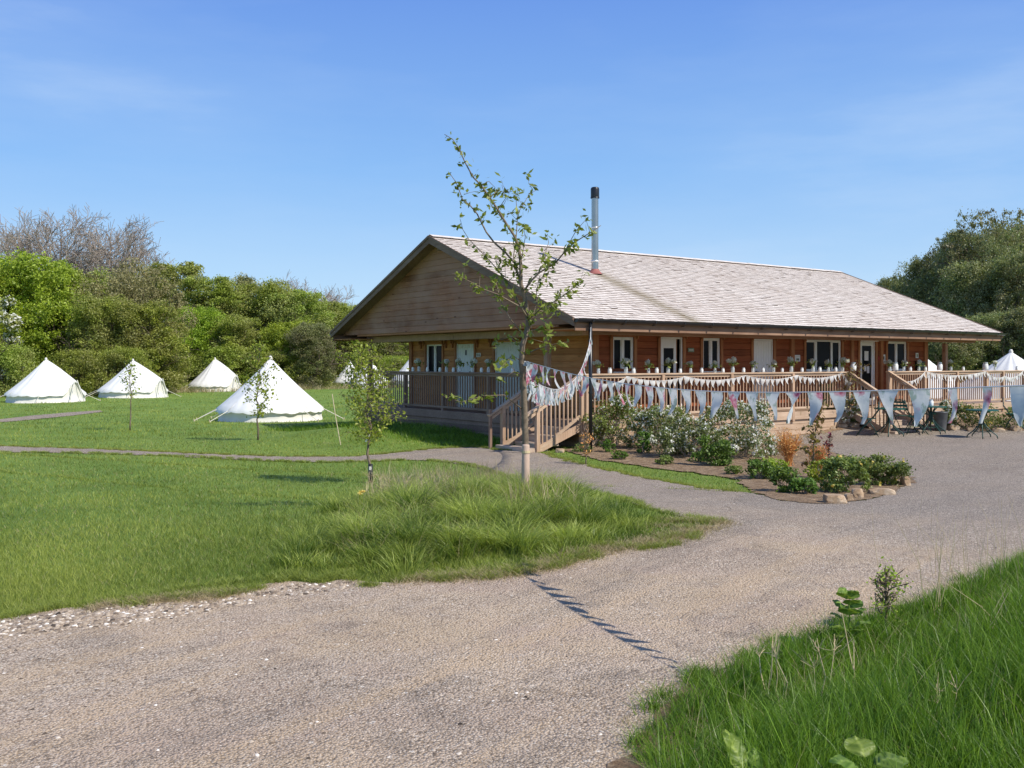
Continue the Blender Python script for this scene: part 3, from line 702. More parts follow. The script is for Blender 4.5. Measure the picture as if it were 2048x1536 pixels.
# gable panel, front (and the plain far one)
GA = .35; GZ = 2.66
def gable(a, sgn, nm):
    mb = MB(); z = GZ; h = .15; r = np.random.default_rng(3)
    def half(z): return max(0, (zr(W/2)-.12-z)/RT)
    while z < zr(W/2)-.16:
        zt = min(z+h, zr(W/2)-.125); mb.tone = float(np.clip(.55+r.normal()*.2, 0, 1))
        b0, t0 = half(z), half(zt)
        cuts = sorted([-1e9, 1e9] + list(r.uniform(-5.5, 5.5, 1)))
        for i in range(len(cuts)-1):
            lo, hi = cuts[i], cuts[i+1]
            mb.tone = float(np.clip(mb.tone+r.normal()*.12, 0, 1))
            L0, R0, L1, R1 = max(-b0, lo), min(b0, hi), max(-t0, lo), min(t0, hi)
            if R0-L0 < .02 or R1 < L1: continue
            L0 += .0015; L1 += .0015
            c = W/2; e = .012*sgn; d = a
            mb.add([(d+e, c+L0, z), (d+e, c+R0, z), (d, c+R0, z+.014), (d, c+L0, z+.014), (d, c+R1, zt-.008), (d, c+L1, zt-.008), (d+e, c+R1, zt), (d+e, c+L1, zt),
                    (d+.05*sgn, c+R0, z), (d+.05*sgn, c+L0, z)],
                   [(0,1,2,3), (3,2,4,5), (5,4,6,7), (9,8,1,0)])
        z = zt
    mb.build(nm, M['gable'], lodge)
gable(GA, 1, 'gable_cladding'); gable(LL-GA, -1, 'gable_cladding')
mb = MB(); mb.box(GA+.013, A0-.07, .95, W-.95, GZ-.045, GZ-.004); mb.build('soffit', M['trimx'], lodge)
mb = MB(); mb.bev(A0-.07, A0+.09, B0-.05, B1+.08, 2.44, GZ-.05, .01); mb.build('porch_beam', M['post'], lodge)
mb = MB(); mb.bev(A0+.10, LL-A0+.6, B0-.05, B0+.09, 2.46, 2.60, .01); mb.build('porch_beam', M['beam'], lodge)
mb = MB(); mb.bev(A0+.10, AW2, B1-.04, B1+.09, 2.46, 2.60, .01); mb.build('porch_beam', M['beam'], lodge)
mb = MB(); mb.bev(GA-.10, GA+.06, W/2-.07, W/2+.07, zr(W/2)-.36, zr(W/2)-.2, .01); mb.build('ridge_beam_end', M['barge'], lodge)
# roof: deck slab, then shingle courses laid one over another
roof = MB()
th = .09
for (b0, b1) in ((0., W/2), (W, W/2)):
    z0, z1 = zr(0)-.03, zr(W/2)-.03
    roof.add([(0.02,b0,z0),(LL-.02,b0,z0),(LL-.02,b1,z1),(0.02,b1,z1),(0.02,b0,z0-th),(LL-.02,b0,z0-th),(LL-.02,b1,z1-th),(0.02,b1,z1-th)],
             [(0,1,2,3),(4,7,6,5),(0,4,5,1),(1,5,6,2),(3,7,4,0)] if b0 == 0 else [(3,2,1,0),(5,6,7,4),(1,5,4,0),(2,6,5,1),(0,4,7,3)])
roof_o = roof.build('roof', M['barge'], lodge)
def shingles(front_):
    r = np.random.default_rng(21 if front_ else 22)
    V = []; Q = []; T = []; n0 = 0
    ca = math.cos(math.atan(RT)); slope = (W/2)/ca; ncr = 42; st = slope/ncr
    for k in range(ncr):
        s0 = k*st
        a = -.0; row = r.normal()*.04
        while a < LL:
            w = .08+.10*r.random(); a1 = min(a+w, LL)
            if LL-a1 < .05: a1 = LL
            jl = r.normal()*.006; lift = .015+.007*r.random() + (.010 if r.random() < .03 else 0)
            s_lo = max(-.03, s0-.012+jl); s_hi = min(s0+st*1.25, slope)
            def pt(aa, s, up):
                b = s*ca - up*math.sin(math.atan(RT)); z = ZE-.025 + s*math.sin(math.atan(RT)) + up*ca
                return (aa, b if front_ else W-b, z)
            g_ = .002
            V += [pt(a+g_, s_lo, lift), pt(a1-g_, s_lo, lift), pt(a1-g_, s_hi, .003), pt(a+g_, s_hi, .003), pt(a+g_, s_lo, .0), pt(a1-g_, s_lo, .0), pt(a+g_, s_lo, lift), pt(a1-g_, s_lo, lift)]
            q = [(0,1,2,3), (4,5,7,6), (0,3,4,4), (5,2,1,1)]
            for f in q[:2]: Q.append([n0+i for i in (f if front_ else f[::-1])])
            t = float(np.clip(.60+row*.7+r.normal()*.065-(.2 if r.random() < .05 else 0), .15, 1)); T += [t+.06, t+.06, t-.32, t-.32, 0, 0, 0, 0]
            n0 += 8; a = a1
    Q = np.array(Q); return np_mesh('shingles', V, np.full(len(Q), 4), Q.ravel(), M['shingle'], roof_o, T)
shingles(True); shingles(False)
mb = MB(); r = np.random.default_rng(8); a = 0
while a < LL:
    w = .3; a1 = min(LL, a+w); mb.tone = float(.5+.15*r.random()); zz = zr(W/2)+.0+.008*r.random()
    mb.add([(a,W/2,zz+.018),(a1-.004,W/2,zz+.018),(a1-.004,W/2-.17,zz-.046),(a,W/2-.17,zz-.046),(a1-.004,W/2+.17,zz-.046),(a,W/2+.17,zz-.046)], [(1,0,3,2),(0,1,4,5)]); a = a1
mb.build('ridge_cap', M['shingle'], roof_o)
# bargeboards on both verges
for a in (0., LL):
    for (b0, b1) in ((-.02, W/2), (W+.02, W/2)):
        mb = MB(); sg = 1 if b1 > b0 else -1; zz0 = ZE-.01; zz1 = zr(W/2)-.01; d = (-.022, .016) if a == 0 else (-.016, .022)
        vs = [(a+d[0], b0, zz0), (a+d[0], b1, zz1), (a+d[0], b1, zz1-.19), (a+d[0], b0, zz0-.17), (a+d[1], b0, zz0), (a+d[1], b1, zz1), (a+d[1], b1, zz1-.19), (a+d[1], b0, zz0-.17)]
        mb.add(vs, [(0,1,2,3),(7,6,5,4),(0,4,5,1),(1,5,6,2),(2,6,7,3),(3,7,4,0)]); mb.build('bargeboard', M['barge'], roof_o)
        mb = MB(); a_ = a+(-.034 if a == 0 else .034)
        mb.beam((a_, b0, zz0-.02), (a_, b1, zz1-.02), .022, .06); mb.build('verge_strip', M['barge'], roof_o)
# soffit boards under the eaves with rafter ends
mb = MB(); mb.bev(.04, LL-.04, -.006, .022, ZE-.27, ZE-.10, .004); mb.build('fascia', M['beam'], roof_o)
mb = MB(); mb.bev(.04, LL-.04, W-.022, W+.006, ZE-.27, ZE-.10, .004); mb.build('fascia', M['beam'], roof_o)
mb = MB(); mb.box(.06, LL-.06, .024, 1.16, ZE-.245, ZE-.225); mb.build('eave_soffit', M['trimx'], roof_o)
mb = MB(); mb.box(.06, LL-.06, W-1.16, W-.024, ZE-.245, ZE-.225); mb.build('eave_soffit', M['trimx'], roof_o)
def gutter(b, sg):
    mb = MB(); n = 7; vs = []; fs = []
    for a in (.0, LL+.02):
        for rr in (.074, .067):
            for i in range(n+1):
                t = PI+PI*i/n; vs.append((a, b+rr*math.cos(t), ZE-.035+rr*math.sin(t)))
    m_ = n+1
    for i in range(n):
        fs.append((i, i+1, 2*m_+i+1, 2*m_+i)); fs.append((m_+i+1, m_+i, 3*m_+i, 3*m_+i+1))
    fs += [(0, 2*m_, 3*m_, m_), (n, m_+n, 3*m_+n, 2*m_+n)]
    mb.add(vs, fs)
    for a in (.0, LL+.02): mb.add([(a, b+.074*math.cos(PI+PI*i/n), ZE-.035+.074*math.sin(PI+PI*i/n)) for i in range(n+1)], [tuple(range(n+1))])
    gg = mb.build('gutter', M['black'], lodge)
    for i in range(19):
        a = .4+i*.87; mb = MB(); mb.box(a-.012, a+.012, b-.05, b+.05, ZE-.135, ZE-.121); mb.box(a-.012, a+.012, b-.083, b-.075, ZE-.09, ZE-.03); mb.build('gutter_bracket', M['black'], gg)
gutter(-.078, -1); gutter(W+.078, 1)
DPA = a_at(1181, -.075)
mb = MB(); mb.tube([(DPA, -.075, ZE-.10), (DPA, -.075, .02)], .038, 10); dp = mb.build('downpipe', M['black'], lodge, True)
for z in (2.3, 1.25, .3):
    mb = MB(); mb.lathe([(.046,-.02),(.046,.02),(.03,.02),(.03,-.02),(.046,-.02)], 10, (DPA, -.075, z)); mb.build('pipe_clip', M['black'], dp)
# climbing tie post the pipe is fixed to
# flue
FA, FB = 3.44, 3.375; fz = zr(FB)
mb = MB(); mb.tube([(FA, FB, fz-.1), (FA, FB, fz+1.93)], .087, 20, False); fl = mb.build('flue', M['steel'], lodge, True)
mb = MB(); mb.lathe([(.088,.0),(.105,.0),(.108,.03),(.108,.22),(.1,.25),(.08,.265),(.02,.27),(.0,.272)], 20, (FA, FB, fz+1.86)); mb.lathe([(.112,.0),(.112,.03),(.1,.03)], 20, (FA, FB, fz+1.85)); mb.build('cowl', M['black'], fl, True)
mb = MB(); mb.lathe([(.19,-.08),(.15,-.03),(.11,.015),(.092,.05)], 20, (FA, FB, fz+.03)); mb.build('flashing', M['copper'], fl, True)
mb = MB(); mb.lathe([(.09,.0),(.094,.0),(.094,.05),(.09,.05)], 20, (FA, FB, fz+.25)); mb.lathe([(.089,.0),(.092,.0),(.092,.03),(.089,.03)], 20, (FA, FB, fz+1.1)); mb.build('flue_band', M['tin'], fl, True)
# veranda posts
BL = b_at(1095, A0)
for (a, b) in ((A0, BL), (A0, B1), (a_at(1890, 1.28), 1.28)):
    mb = MB(); mb.bev(a-.065, a+.065, b-.065, b+.065, .05 if a < 5 else DZ, 2.45, .012)
    mb.build('veranda_post', M['post'], lodge)
# things on the wall
def plate(name, label, cat, px, py0, py1, w, axis, m, extra=None, proud=.012):
    if axis == 'x':
        a = a_at(px, BW); b = BW
    else: a = AW; b = b_at(px, AW)
    z0, z1 = za(py1, a, b), za(py0, a, b)
    x, y = LW(a, b); t = thing(name, label, cat, (x, y, z0), ROT)
    mb = MB()
    if axis == 'x': mb.bev(-w/2, w/2, -proud-.012, -.002, 0, z1-z0, .002)
    else: mb.bev(-proud-.012, -.002, -w/2, w/2, 0, z1-z0, .002)
    mb.build('board', m, t)
    if extra:
        for k, (x0, x1, y0, y1, mm) in enumerate(extra):
            mb = MB(); h = z1-z0
            if axis == 'x': mb.box(w*x0-w/2, w*x1-w/2, -proud-.016, -proud-.0122, h*y0, h*y1)
            else: mb.box(-proud-.016, -proud-.0122, w*x0-w/2, w*x1-w/2, h*y0, h*y1)
            mb.build('print', mm, t)
    return t
plate('door_sign', 'small grey green sign beside the open front door', 'sign', 1381, 696, 704, .2, 'x', M['greensign'], [(.15,.85,.4,.62,M['paper'])])
plate('wall_notice', 'cream square notice on wall right of the white plank door', 'sign', 1593.5, 710, 723, .23, 'x', M['paper'], [(.3,.8,.15,.5,M['greensign']),(.1,.9,.7,.75,M['straw']),(.45,.75,.2,.35,M['blood'])])
plate('poster', 'white poster with black print between glazed door and end window', 'poster', 1766, 709, 724, .17, 'x', M['paper'], [(.3,.7,.3,.75,M['ink']),(.2,.8,.1,.16,M['ink'])])
plate('poster', 'small dark poster above the stair, left of the white poster', 'poster', 1757, 712, 721, .1, 'x', M['blood'])
plate('fire_sign', 'small green and white sign right of the end window', 'sign', 1833, 706, 716, .13, 'x', M['paper'], [(.25,.75,.2,.8,M['greensign'])])
plate('room_sign', 'pale two line sign right of plank door under the gable', 'sign', 958, 706, 714, .2, 'y', M['paper'], [(.12,.88,.62,.78,M['ink']),(.12,.88,.22,.38,M['ink']),(-.0,1.,.47,.53,M['straw'])])
def walllamp(px, py, label, black=True):
    a = a_at(px, BW); x, y = LW(a, BW); t = thing('loudspeaker' if black else 'wall_lamp', label, 'loudspeaker' if black else 'lamp', (x, y, za(py, a, BW)), ROT)
    if black:
        mb = MB(); mb.bev(-.12, .12, -.16, -.02, -.06, .07, .02); mb.build('cabinet', M['black'], t)
        mb = MB(); mb.bev(-.02, .02, -.02, -.001, -.03, .03); mb.build('bracket', M['black'], t)
    else:
        mb = MB(); mb.lathe([(.0,-.05),(.035,-.045),(.05,-.01),(.05,.02),(.03,.03)], 12, (0,-.06,0)); mb.build('lamp_globe', M['wax'], t, True)
        mb = MB(); mb.bev(-.03,.03,-.06,-.001,.031,.05); mb.build('bracket', M['black'], t)
walllamp(1598, 667, 'black loudspeaker under the eave right of the plank door'); walllamp(1527, 664, 'small round lamp above the white plank door', False)
a = a_at(1742, .9); x, y = LW(a, .9); t = thing('strip_light', 'pale strip light under the eave above the glazed door', 'lamp', (x, y, 2.45), ROT)
mb = MB(); mb.bev(-.3, .3, -.05, .05, .0, .05, .01); mb.build('diffuser', M['white'], t); mb = MB(); mb.bev(-.32, .32, -.055, .055, .051, .08, .004); mb.build('housing', M['white'], t)
a = a_at(1836, BW); x, y = LW(a, BW); t = thing('letter_box', 'black letter box on the wall at the far end', 'letter box', (x, y, za(742, a, BW)), ROT)
mb = MB(); mb.bev(-.17, .17, -.12, -.003, 0, .26, .01); mb.build('box_body', M['black'], t); mb = MB(); mb.beam((-.18,-.13,.27),(.18,-.13,.27),.03,.02); mb.beam((-.18,-.0,.30),(.18,-.0,.30),.02,.02); mb.add([(-.18,-.145,.262),(.18,-.145,.262),(.18,-.003,.31),(-.18,-.003,.31)],[(0,1,2,3)]); mb.build('lid', M['black'], t)

# ------------------------------------------------------------------ deck
deck = thing('timber_deck', 'raised timber deck wrapping round the lodge', 'deck', (*E0, 0), ROT)
AE = 19.2
mb = MB(); r = np.random.default_rng(2)
b = B0-.02
while b < BW+.02:
    mb.tone = float(r.random()); mb.box(A0-.02, AE, b, b+.118, DZ-.03, DZ); b += .124
mb.build('deck_board', M['rail'], deck)
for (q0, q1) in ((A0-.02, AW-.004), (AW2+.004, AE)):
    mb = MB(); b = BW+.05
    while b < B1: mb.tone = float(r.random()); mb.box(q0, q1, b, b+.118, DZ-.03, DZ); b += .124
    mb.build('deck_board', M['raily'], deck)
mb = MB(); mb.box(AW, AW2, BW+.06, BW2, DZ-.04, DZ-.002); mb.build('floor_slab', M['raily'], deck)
mb = MB(); mb.bev(A0-.04, AE, B0-.052, B0-.022, DZ-.20, DZ-.004, .004)
mb.build('fascia_board', M['rail'], deck)
mb = MB(); mb.bev(A0-.055, A0-.022, B0-.05, B1+.03, DZ-.20, DZ-.004, .004); mb.build('fascia_board', M['raily'], deck)
# skirt boards down to the ground
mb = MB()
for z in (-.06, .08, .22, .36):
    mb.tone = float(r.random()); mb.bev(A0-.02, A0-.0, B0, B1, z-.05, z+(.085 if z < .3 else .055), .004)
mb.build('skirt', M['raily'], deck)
mb = MB()
for z in (-.06, .08, .22, .36): mb.tone = float(r.random()); mb.bev(A0-.01, AE, B0-.0, B0+.02, z-.05, z+(.085 if z < .3 else .055), .004)
mb.build('skirt', M['rail'], deck)
RH = 1.0
def railing(name, label, p0, p1, posts, mbal, mrail, spacing=.112):
    """local frame: x along the run"""
    x0, y0 = LW(*p0); L = math.hypot(p1[0]-p0[0], p1[1]-p0[1]); ang = ROT + math.atan2(p1[1]-p0[1], p1[0]-p0[0])
    t = thing('deck_railing', label, 'railing', (x0, y0, DZ), ang)
    mx = mrail
    mb = MB(); mb.bev(-.03, L+.03, -.06, .06, RH-.04, RH, .008); mb.build('handrail', mx, t)
    mb = MB(); mb.bev(0, L, -.022, .022, RH-.10, RH-.042, .004); mb.build('top_rail', mx, t)
    mb = MB(); mb.bev(0, L, -.024, .024, .06, .115, .004); mb.build('bottom_rail', mx, t)
    for s in posts:
        mb = MB(); mb.bev(s*L-.045, s*L+.045, -.045-.02, .045-.02, -.25, RH-.041, .006); mb.build('post', mbal, t)
    n = int(L/spacing); first = None
    me = None; rr = random.Random(hash(name) % 99)
    for i in range(n):
        x = (i+.5)*L/n
        if any(abs(x-s*L) < .07 for s in posts): continue
        if me is None:
            mb = MB(); mb.bev(-.0135, .0135, -.0135, .0135, 0, RH-.215, .003)
            o = mb.build('baluster', mbal, t); me = o
        else:
            o = me.copy(); C.objects.link(o); o.parent = t
        o.location = (x, 0, .1153)
        o.rotation_euler = (0, 0, rr.uniform(-.12, .12))
    return t
AF1 = a_at(1694, B0); AF2 = a_at(1776, B0); ACN = a_at(1973, B0)
railing('r1', 'sunlit railing along the deck front, left of the front stair', (A0+.02, B0), (AF1, B0), [0.005, .25, .5, .75, .995], M['bal'], M['rail'])
railing('r2', 'sunlit railing along the deck front, right of the front stair', (AF2, B0), (ACN, B0), [.01, .34, .67, .99], M['bal'], M['rail'])
railing('r3', 'railing at the far right of the deck past the lodge end', (ACN+.05, B0), (AE, B0), [.4, .99], M['bal'], M['rail'])
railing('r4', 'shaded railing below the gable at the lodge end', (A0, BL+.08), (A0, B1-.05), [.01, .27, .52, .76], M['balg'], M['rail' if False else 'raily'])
# material axis fix: a run's own x is always along it
# ------------------------------------------------------------------ stairs (local: x = outward from the deck, y = across)
def stairs(label, pos, outang, width, nst=4, ext=.33, handmat='rail'):
    x, y = LW(*pos); zg = 0
    t = thing('wooden_staircase', label, 'staircase', (x, y, 0), outang)
    rise = DZ/nst; go = .29; run = go*nst
    for i in range(nst):
        z = DZ-rise*(i+1); x0 = go*i
        mb = MB(); mb.tone = .4+.5*random.random(); mb.bev(x0-.0, x0+go+.03, .05, width-.05, z+rise*.0+rise-.04-rise, z+rise-rise, .006) if False else mb.bev(x0+.002, x0+go+.03, .045, width-.045, z-.04, z, .006)
        if z > .03: mb.build('tread', M['step'], t)
        mb = MB(); mb.bev(x0, x0+.022, .05, width-.05, z+.002, z+rise-.042 if i else DZ-.034, .003); mb.build('riser', M['step'], t)
    mb = MB(); mb.bev(run-.02, run+.22, .0, width, .0, .10, .008); mb.build('bottom_step', M['step'], t)
    for yy in (0., width):
        mb = MB(); mb.beam((-.02, yy, DZ-.11), (run, yy, .07), .04, .15); mb.build('stringer', M['bal'], t)
        for (sx, top, bot) in ((.0, RH+DZ+.0, .0), (run+.02, .94, -.05)):
            mb = MB(); mb.bev(sx-.045, sx+.045, yy-.045, yy+.045, bot, top, .006); mb.build('newel_post', M['bal'], t)
        mb = MB(); mb.bev(run+ext+.02-.03, run+ext+.02+.03, yy-.03, yy+.03, -.05, .93-ext*DZ/run*.4, .005); mb.build('end_post', M['balg'], t)
        sl_ = (RH+DZ-.02-.92)/(run+.02)
        h0, h1 = RH+DZ-.0, .94+.0
        ex = run+ext+.06
        mb = MB(); mb.beam((.0, yy, h0), (ex, yy, h0-sl_*ex), .11, .04); mb.build('handrail', M['rail'], t)
        mb = MB(); mb.beam((.0, yy, h0-.09), (ex-.03, yy, h0-.09-sl_*(ex-.03)), .035, .06); mb.build('under_rail', M['rail'], t)
        mb = MB(); mb.beam((.05, yy, DZ+.10), (run, yy, DZ+.10-sl_*run), .045, .06); mb.build('low_rail', M['rail'], t)
        n = 9
        for i in range(n):
            xx = .1+(run-.15)*(i+.5)/n
            mb = MB(); mb.bev(xx-.016, xx+.016, yy-.016, yy+.016, DZ+.12-sl_*xx, h0-.115-sl_*xx, .003); mb.build('baluster', M['bal'], t)
    return t
stairs('wooden steps with handrails at the near corner of deck beside the cherry tree', (A0-.03, BL), ROT+PI, BL-B0-.03)
stairs('wide wooden steps with handrails leading to glazed front door', (AF1+.02, B0-.03), ROT-PI/2, AF2-AF1-.04, ext=.0)

# ------------------------------------------------------------------ jars and vases on the rails
def mk_jar():
    t = thing('glass_jar', 'x', 'jar')
    mb = MB(); mb.lathe([(.0,.002),(.035,.0),(.040,.01),(.040,.075),(.032,.09),(.030,.1)], 12); mb.build('jar_body', M['wax'], t, True)
    mb = MB(); mb.lathe([(.033,.0),(.033,.018),(.0,.02)], 12, (0,0,.098)); mb.build('lid', M['tin'], t); return t
def mk_vase(seed):
    r = np.random.default_rng(seed)
    t = thing('flower_vase', 'x', 'vase')
    mb = MB(); mb.lathe([(.0,.002),(.03,.0),(.035,.01),(.035,.08),(.027,.1),(.03,.115)], 12); mb.build('jar_body', M['jar'], t, True)
    P = r.normal(size=(24, 3))*np.array([.05,.05,.035])+np.array([.0, 0, .17]); 
    V, c, i, tn = leaves_at(P, r.normal(size=(24,3))+np.array([0,0,.6]), .045, r.random(24)*.5+.5, 1.8, .3, r); np_mesh('foliage', V, c, i, M['leaf_shrub'], t, tn)
    mb = MB()
    for k in range(4): a = r.uniform(0, 6.3); mb.tube([(0,0,.03), (.02*math.cos(a),.02*math.sin(a),.14), (.06*math.cos(a),.06*math.sin(a),.24)], .004, 4)
    mb.build('stem', M['leaf_shrub'], t)
    B = [(r.normal()*.028, r.normal()*.028, .25+.04*r.random(), .045, .045, .038) for _ in range(3)]
    B = [(p[0], p[1], p[2]-.03, *p[3:]) for p in B]; V, c, i, tn = cloud(B, 420, .026, r, .3, .4); np_mesh('bloom', V, c, i, M['petal'], t, tn); return t
ordn = ['first','second','third','fourth','fifth','sixth','seventh','eighth','ninth','tenth','eleventh','twelfth','thirteenth','fourteenth','fifteenth','sixteenth','seventeenth','eighteenth']
jar0 = mk_jar(); vases = [mk_vase(s) for s in (1, 2, 3)]
used = set()
def place(proto, a, b, z, label, group, sc=1., rz=0.):
    if proto.name in used: o = copy_tree(proto)
    else: o = proto; used.add(proto.name)
    x, y = LW(a, b); o.location = (x, y, z); o.rotation_euler = (0, 0, rz); o.scale = (sc,)*3
    o['label'] = label; o['group'] = group; return o
RZ = DZ+RH+.001
c1 = lambda v: 1120+v/4.096
c2 = lambda v: 1548+v/4.096
jl = [c1(v) for v in (408,603,792,985,1160,1335,1503,1663,1820,1982)]+[c2(v) for v in (230,375,505)]
vl = [c1(v) for v in (315,540,725,885,1070,1270,1415,1580,1750,1895)]+[c2(v) for v in (320,445,560)]
for i, p in enumerate(jl): place(jar0, a_at(p, B0), B0, RZ, 'small white jar on the left front handrail, %s counting from the downpipe' % ordn[i], 'jars on the deck handrails', .92+.2*random.random())
for i, p in enumerate(vl): place(vases[i % 3], a_at(p, B0), B0, RZ, 'jar of white blossom on the left front handrail, %s counting from the downpipe' % ordn[i], 'flower jars on the deck handrails', .95+.35*random.random(), i*1.3)
for i, p in enumerate([c2(v) for v in (1117,1240,1550,1990)]): place(jar0, a_at(p, B0), B0, RZ, 'small white jar on the right front handrail, %s from the front stair' % ordn[i], 'jars on the deck handrails', 1.05)
for i, p in enumerate([c2(v) for v in (950,1062,1187,1450,1810)]): place(vases[i % 3], a_at(p, B0), B0, RZ, 'jar of white blossom on the right front handrail, %s from the front stair' % ordn[i], 'flower jars on the deck handrails', 1.1, i*1.7)
for i, (p, w) in enumerate(((c2(642), 'left newel post of the front stair'), (c2(985), 'right newel post of the front stair'), (c2(1357), 'right front handrail near the veranda post'), (c2(1733), 'handrail corner at the far right'))):
    place(jar0, a_at(p, B0), B0-(.03 if i < 2 else 0), RZ+.018, 'large white lantern jar on the '+w, 'large lantern jars', 2.0)
for i, p in enumerate((826, 855, 880, 907, 963, 1025)): place(jar0, A0, b_at(p, A0), RZ, 'small jar on the shaded gable side handrail, %s from its left end' % ordn[i], 'jars on the deck handrails', 1.0)
for i, p in enumerate((838, 893, 919, 945, 977)): place(vases[i % 3], A0, b_at(p, A0), RZ, 'jar of flowers on the shaded gable side handrail, %s from its left end' % ordn[i], 'flower jars on the deck handrails', 1.2, i)

# ------------------------------------------------------------------ bunting
def flagmesh(w, h, r, m, parent, p, d, two=True, narrow=1.):
    """a hanging pennant: p = mid of its top edge, d = unit along the cord"""
    n = 5; vs = []; fs = []; tw = r.normal()*.28; curl = r.normal()*.03
    d = Vector(d); side_ = Vector((0,0,1)).cross(d).normalized()
    for k in range(n+1):
        t = k/n; hw = w/2*(1-t)**.95*narrow + .003
        rot_ = d*math.cos(tw*t*2)+side_*math.sin(tw*t*2)
        for s in (-1, 0, 1):
            q = Vector(p) + (d if k == 0 else rot_)*s*hw + side_*(.035*math.sin(t*3+tw*5)*t + (.02*t if s == 0 else 0)*(1 if curl > 0 else -1)) + Vector((0,0,-h*t))
            vs.append(q)
    for k in range(n):
        for s in (0, 1): a = k*3+s; fs.append((a, a+1, a+4, a+3))
    mb = MB(); mb.add(vs, fs)
    return mb.build('flag', m, parent, True)
def bunting(label, pts, spacing, w, h, m, seed, cordr=.004, narrow=None, skip=()):
    """pts = cord polyline in world metres"""
    r = np.random.default_rng(seed)
    o0 = Vector(pts[0]); t = thing('bunting', label, 'bunting', tuple(o0), 0)
    P = [Vector(p)-o0 for p in pts]
    mb = MB(); mb.tube(P, cordr, 5); mb.build('cord', M['cord'], t)
    L = [0]
    for i in range(1, len(P)): L.append(L[-1]+(P[i]-P[i-1]).length)
    s = spacing*.6; k = 0
    while s < L[-1]-spacing*.4:
        i = max(j for j in range(len(L)) if L[j] <= s); i = min(i, len(P)-2)
        f = (s-L[i])/(L[i+1]-L[i]); p = P[i].lerp(P[i+1], f); d = (P[i+1]-P[i]).normalized()
        nw = (narrow if narrow else (.3 if r.random() < .17 else .85+.15*r.random()))
        flagmesh(w*(.9+.2*r.random()), h*(.92+.16*r.random()), r, m, t, p, d, narrow=nw)
        s += spacing*(.95+.12*r.random()); k += 1
    return t
TX, TY = .13, 9.6; TZ = gz(TX, TY)
def cat(p, q, sag, n=24):
    p, q = Vector(p), Vector(q); return [tuple(p.lerp(q, i/n)+Vector((0,0,-4*sag*(i/n)*(1-i/n)))) for i in range(n+1)]
# big floral string: from the cherry trunk away past the camera's right
bigl = [(TX, TY, z_at(722, TY)), (.62, 8.1, z_at(757, 8.1)), (1.12, 6.43, z_at(782, 6.43)), (1.55, 5.4, z_at(786, 5.4)), (2.0, 4.45, z_at(777, 4.45)), (2.42, 3.6, z_at(760, 3.6)), (2.8, 2.85, z_at(735, 2.85))]
BIGL = bigl
# second string: from the trunk, dipping, then up to the gutter
gx, gy = LW(DPA, -.08); tp = Vector((TX+.01, TY, z_at(727, TY)))
def atp(px, py, Y): return ((px-1024)/F*Y, Y, z_at(py, Y))
pl = [tuple(tp), atp(1062, 758, 10.6), atp(1080, 770, 12.), atp(1095, 776, 13.6), atp(1112, 780, 14.9), atp(1130, 774, 16.1), atp(1148, 762, 17.2), atp(1160, 744, 18.1), atp(1167, 728, 18.6), atp(1174, 706, 19.0), atp(1181, 680, 19.4), (gx, gy-.05, ZE-.2)]
def smooth_pl(pl, k=2):
    P = [np.array(p) for p in pl]
    for _ in range(k):
        Q = [P[0]]
        for i in range(len(P)-1): Q += [P[i]*.75+P[i+1]*.25, P[i]*.25+P[i+1]*.75]
        P = Q+[P[-1]]
    return [tuple(float(c) for c in p) for p in P]
bunting('drooping string of narrow floral bunting from cherry tree up to gutter', smooth_pl(pl), .19, .17, .24, M['floral'], 9, narrow=.75)
# the knotted tape end round the trunk
bunting('long string of floral print bunting from the cherry tree across the yard', smooth_pl(BIGL, 3), .178, .128, .165, M['floral'], 4, .003)
# white bunting in swags on the front rail
def swags(label, peaks, sag, seed, b, m=None):
    pts = []
    for i in range(len(peaks)-1):
        (p0, y0), (p1, y1) = peaks[i], peaks[i+1]
        A_, B_ = a_at(p0, b), a_at(p1, b); xa, ya = LW(A_, b); xb, yb = LW(B_, b)
        c = cat((xa, ya, z_at(y0, ya)), (xb, yb, z_at(y1, yb)), sag, 12); pts += c if i == 0 else c[1:]
    bunting(label, pts, .178, .165, .165, m or M['whitecloth'], seed, .006, narrow=1.)
swags('white cotton bunting hung in swags along left front railing', [(c1(285), 764), (c1(555), 753), (c1(1030), 753), (c1(1520), 751), (c1(1935), 751), (c2(560), 746), (c2(660), 765)], .10, 5, B0-.09)
swags('white cotton bunting hung in swags along right front railing', [(c2(1050), 762), (c2(1240), 743), (c2(1735), 743), (2010, 752), (2046, 742), (2080, 748)], .12, 6, B0-.09)

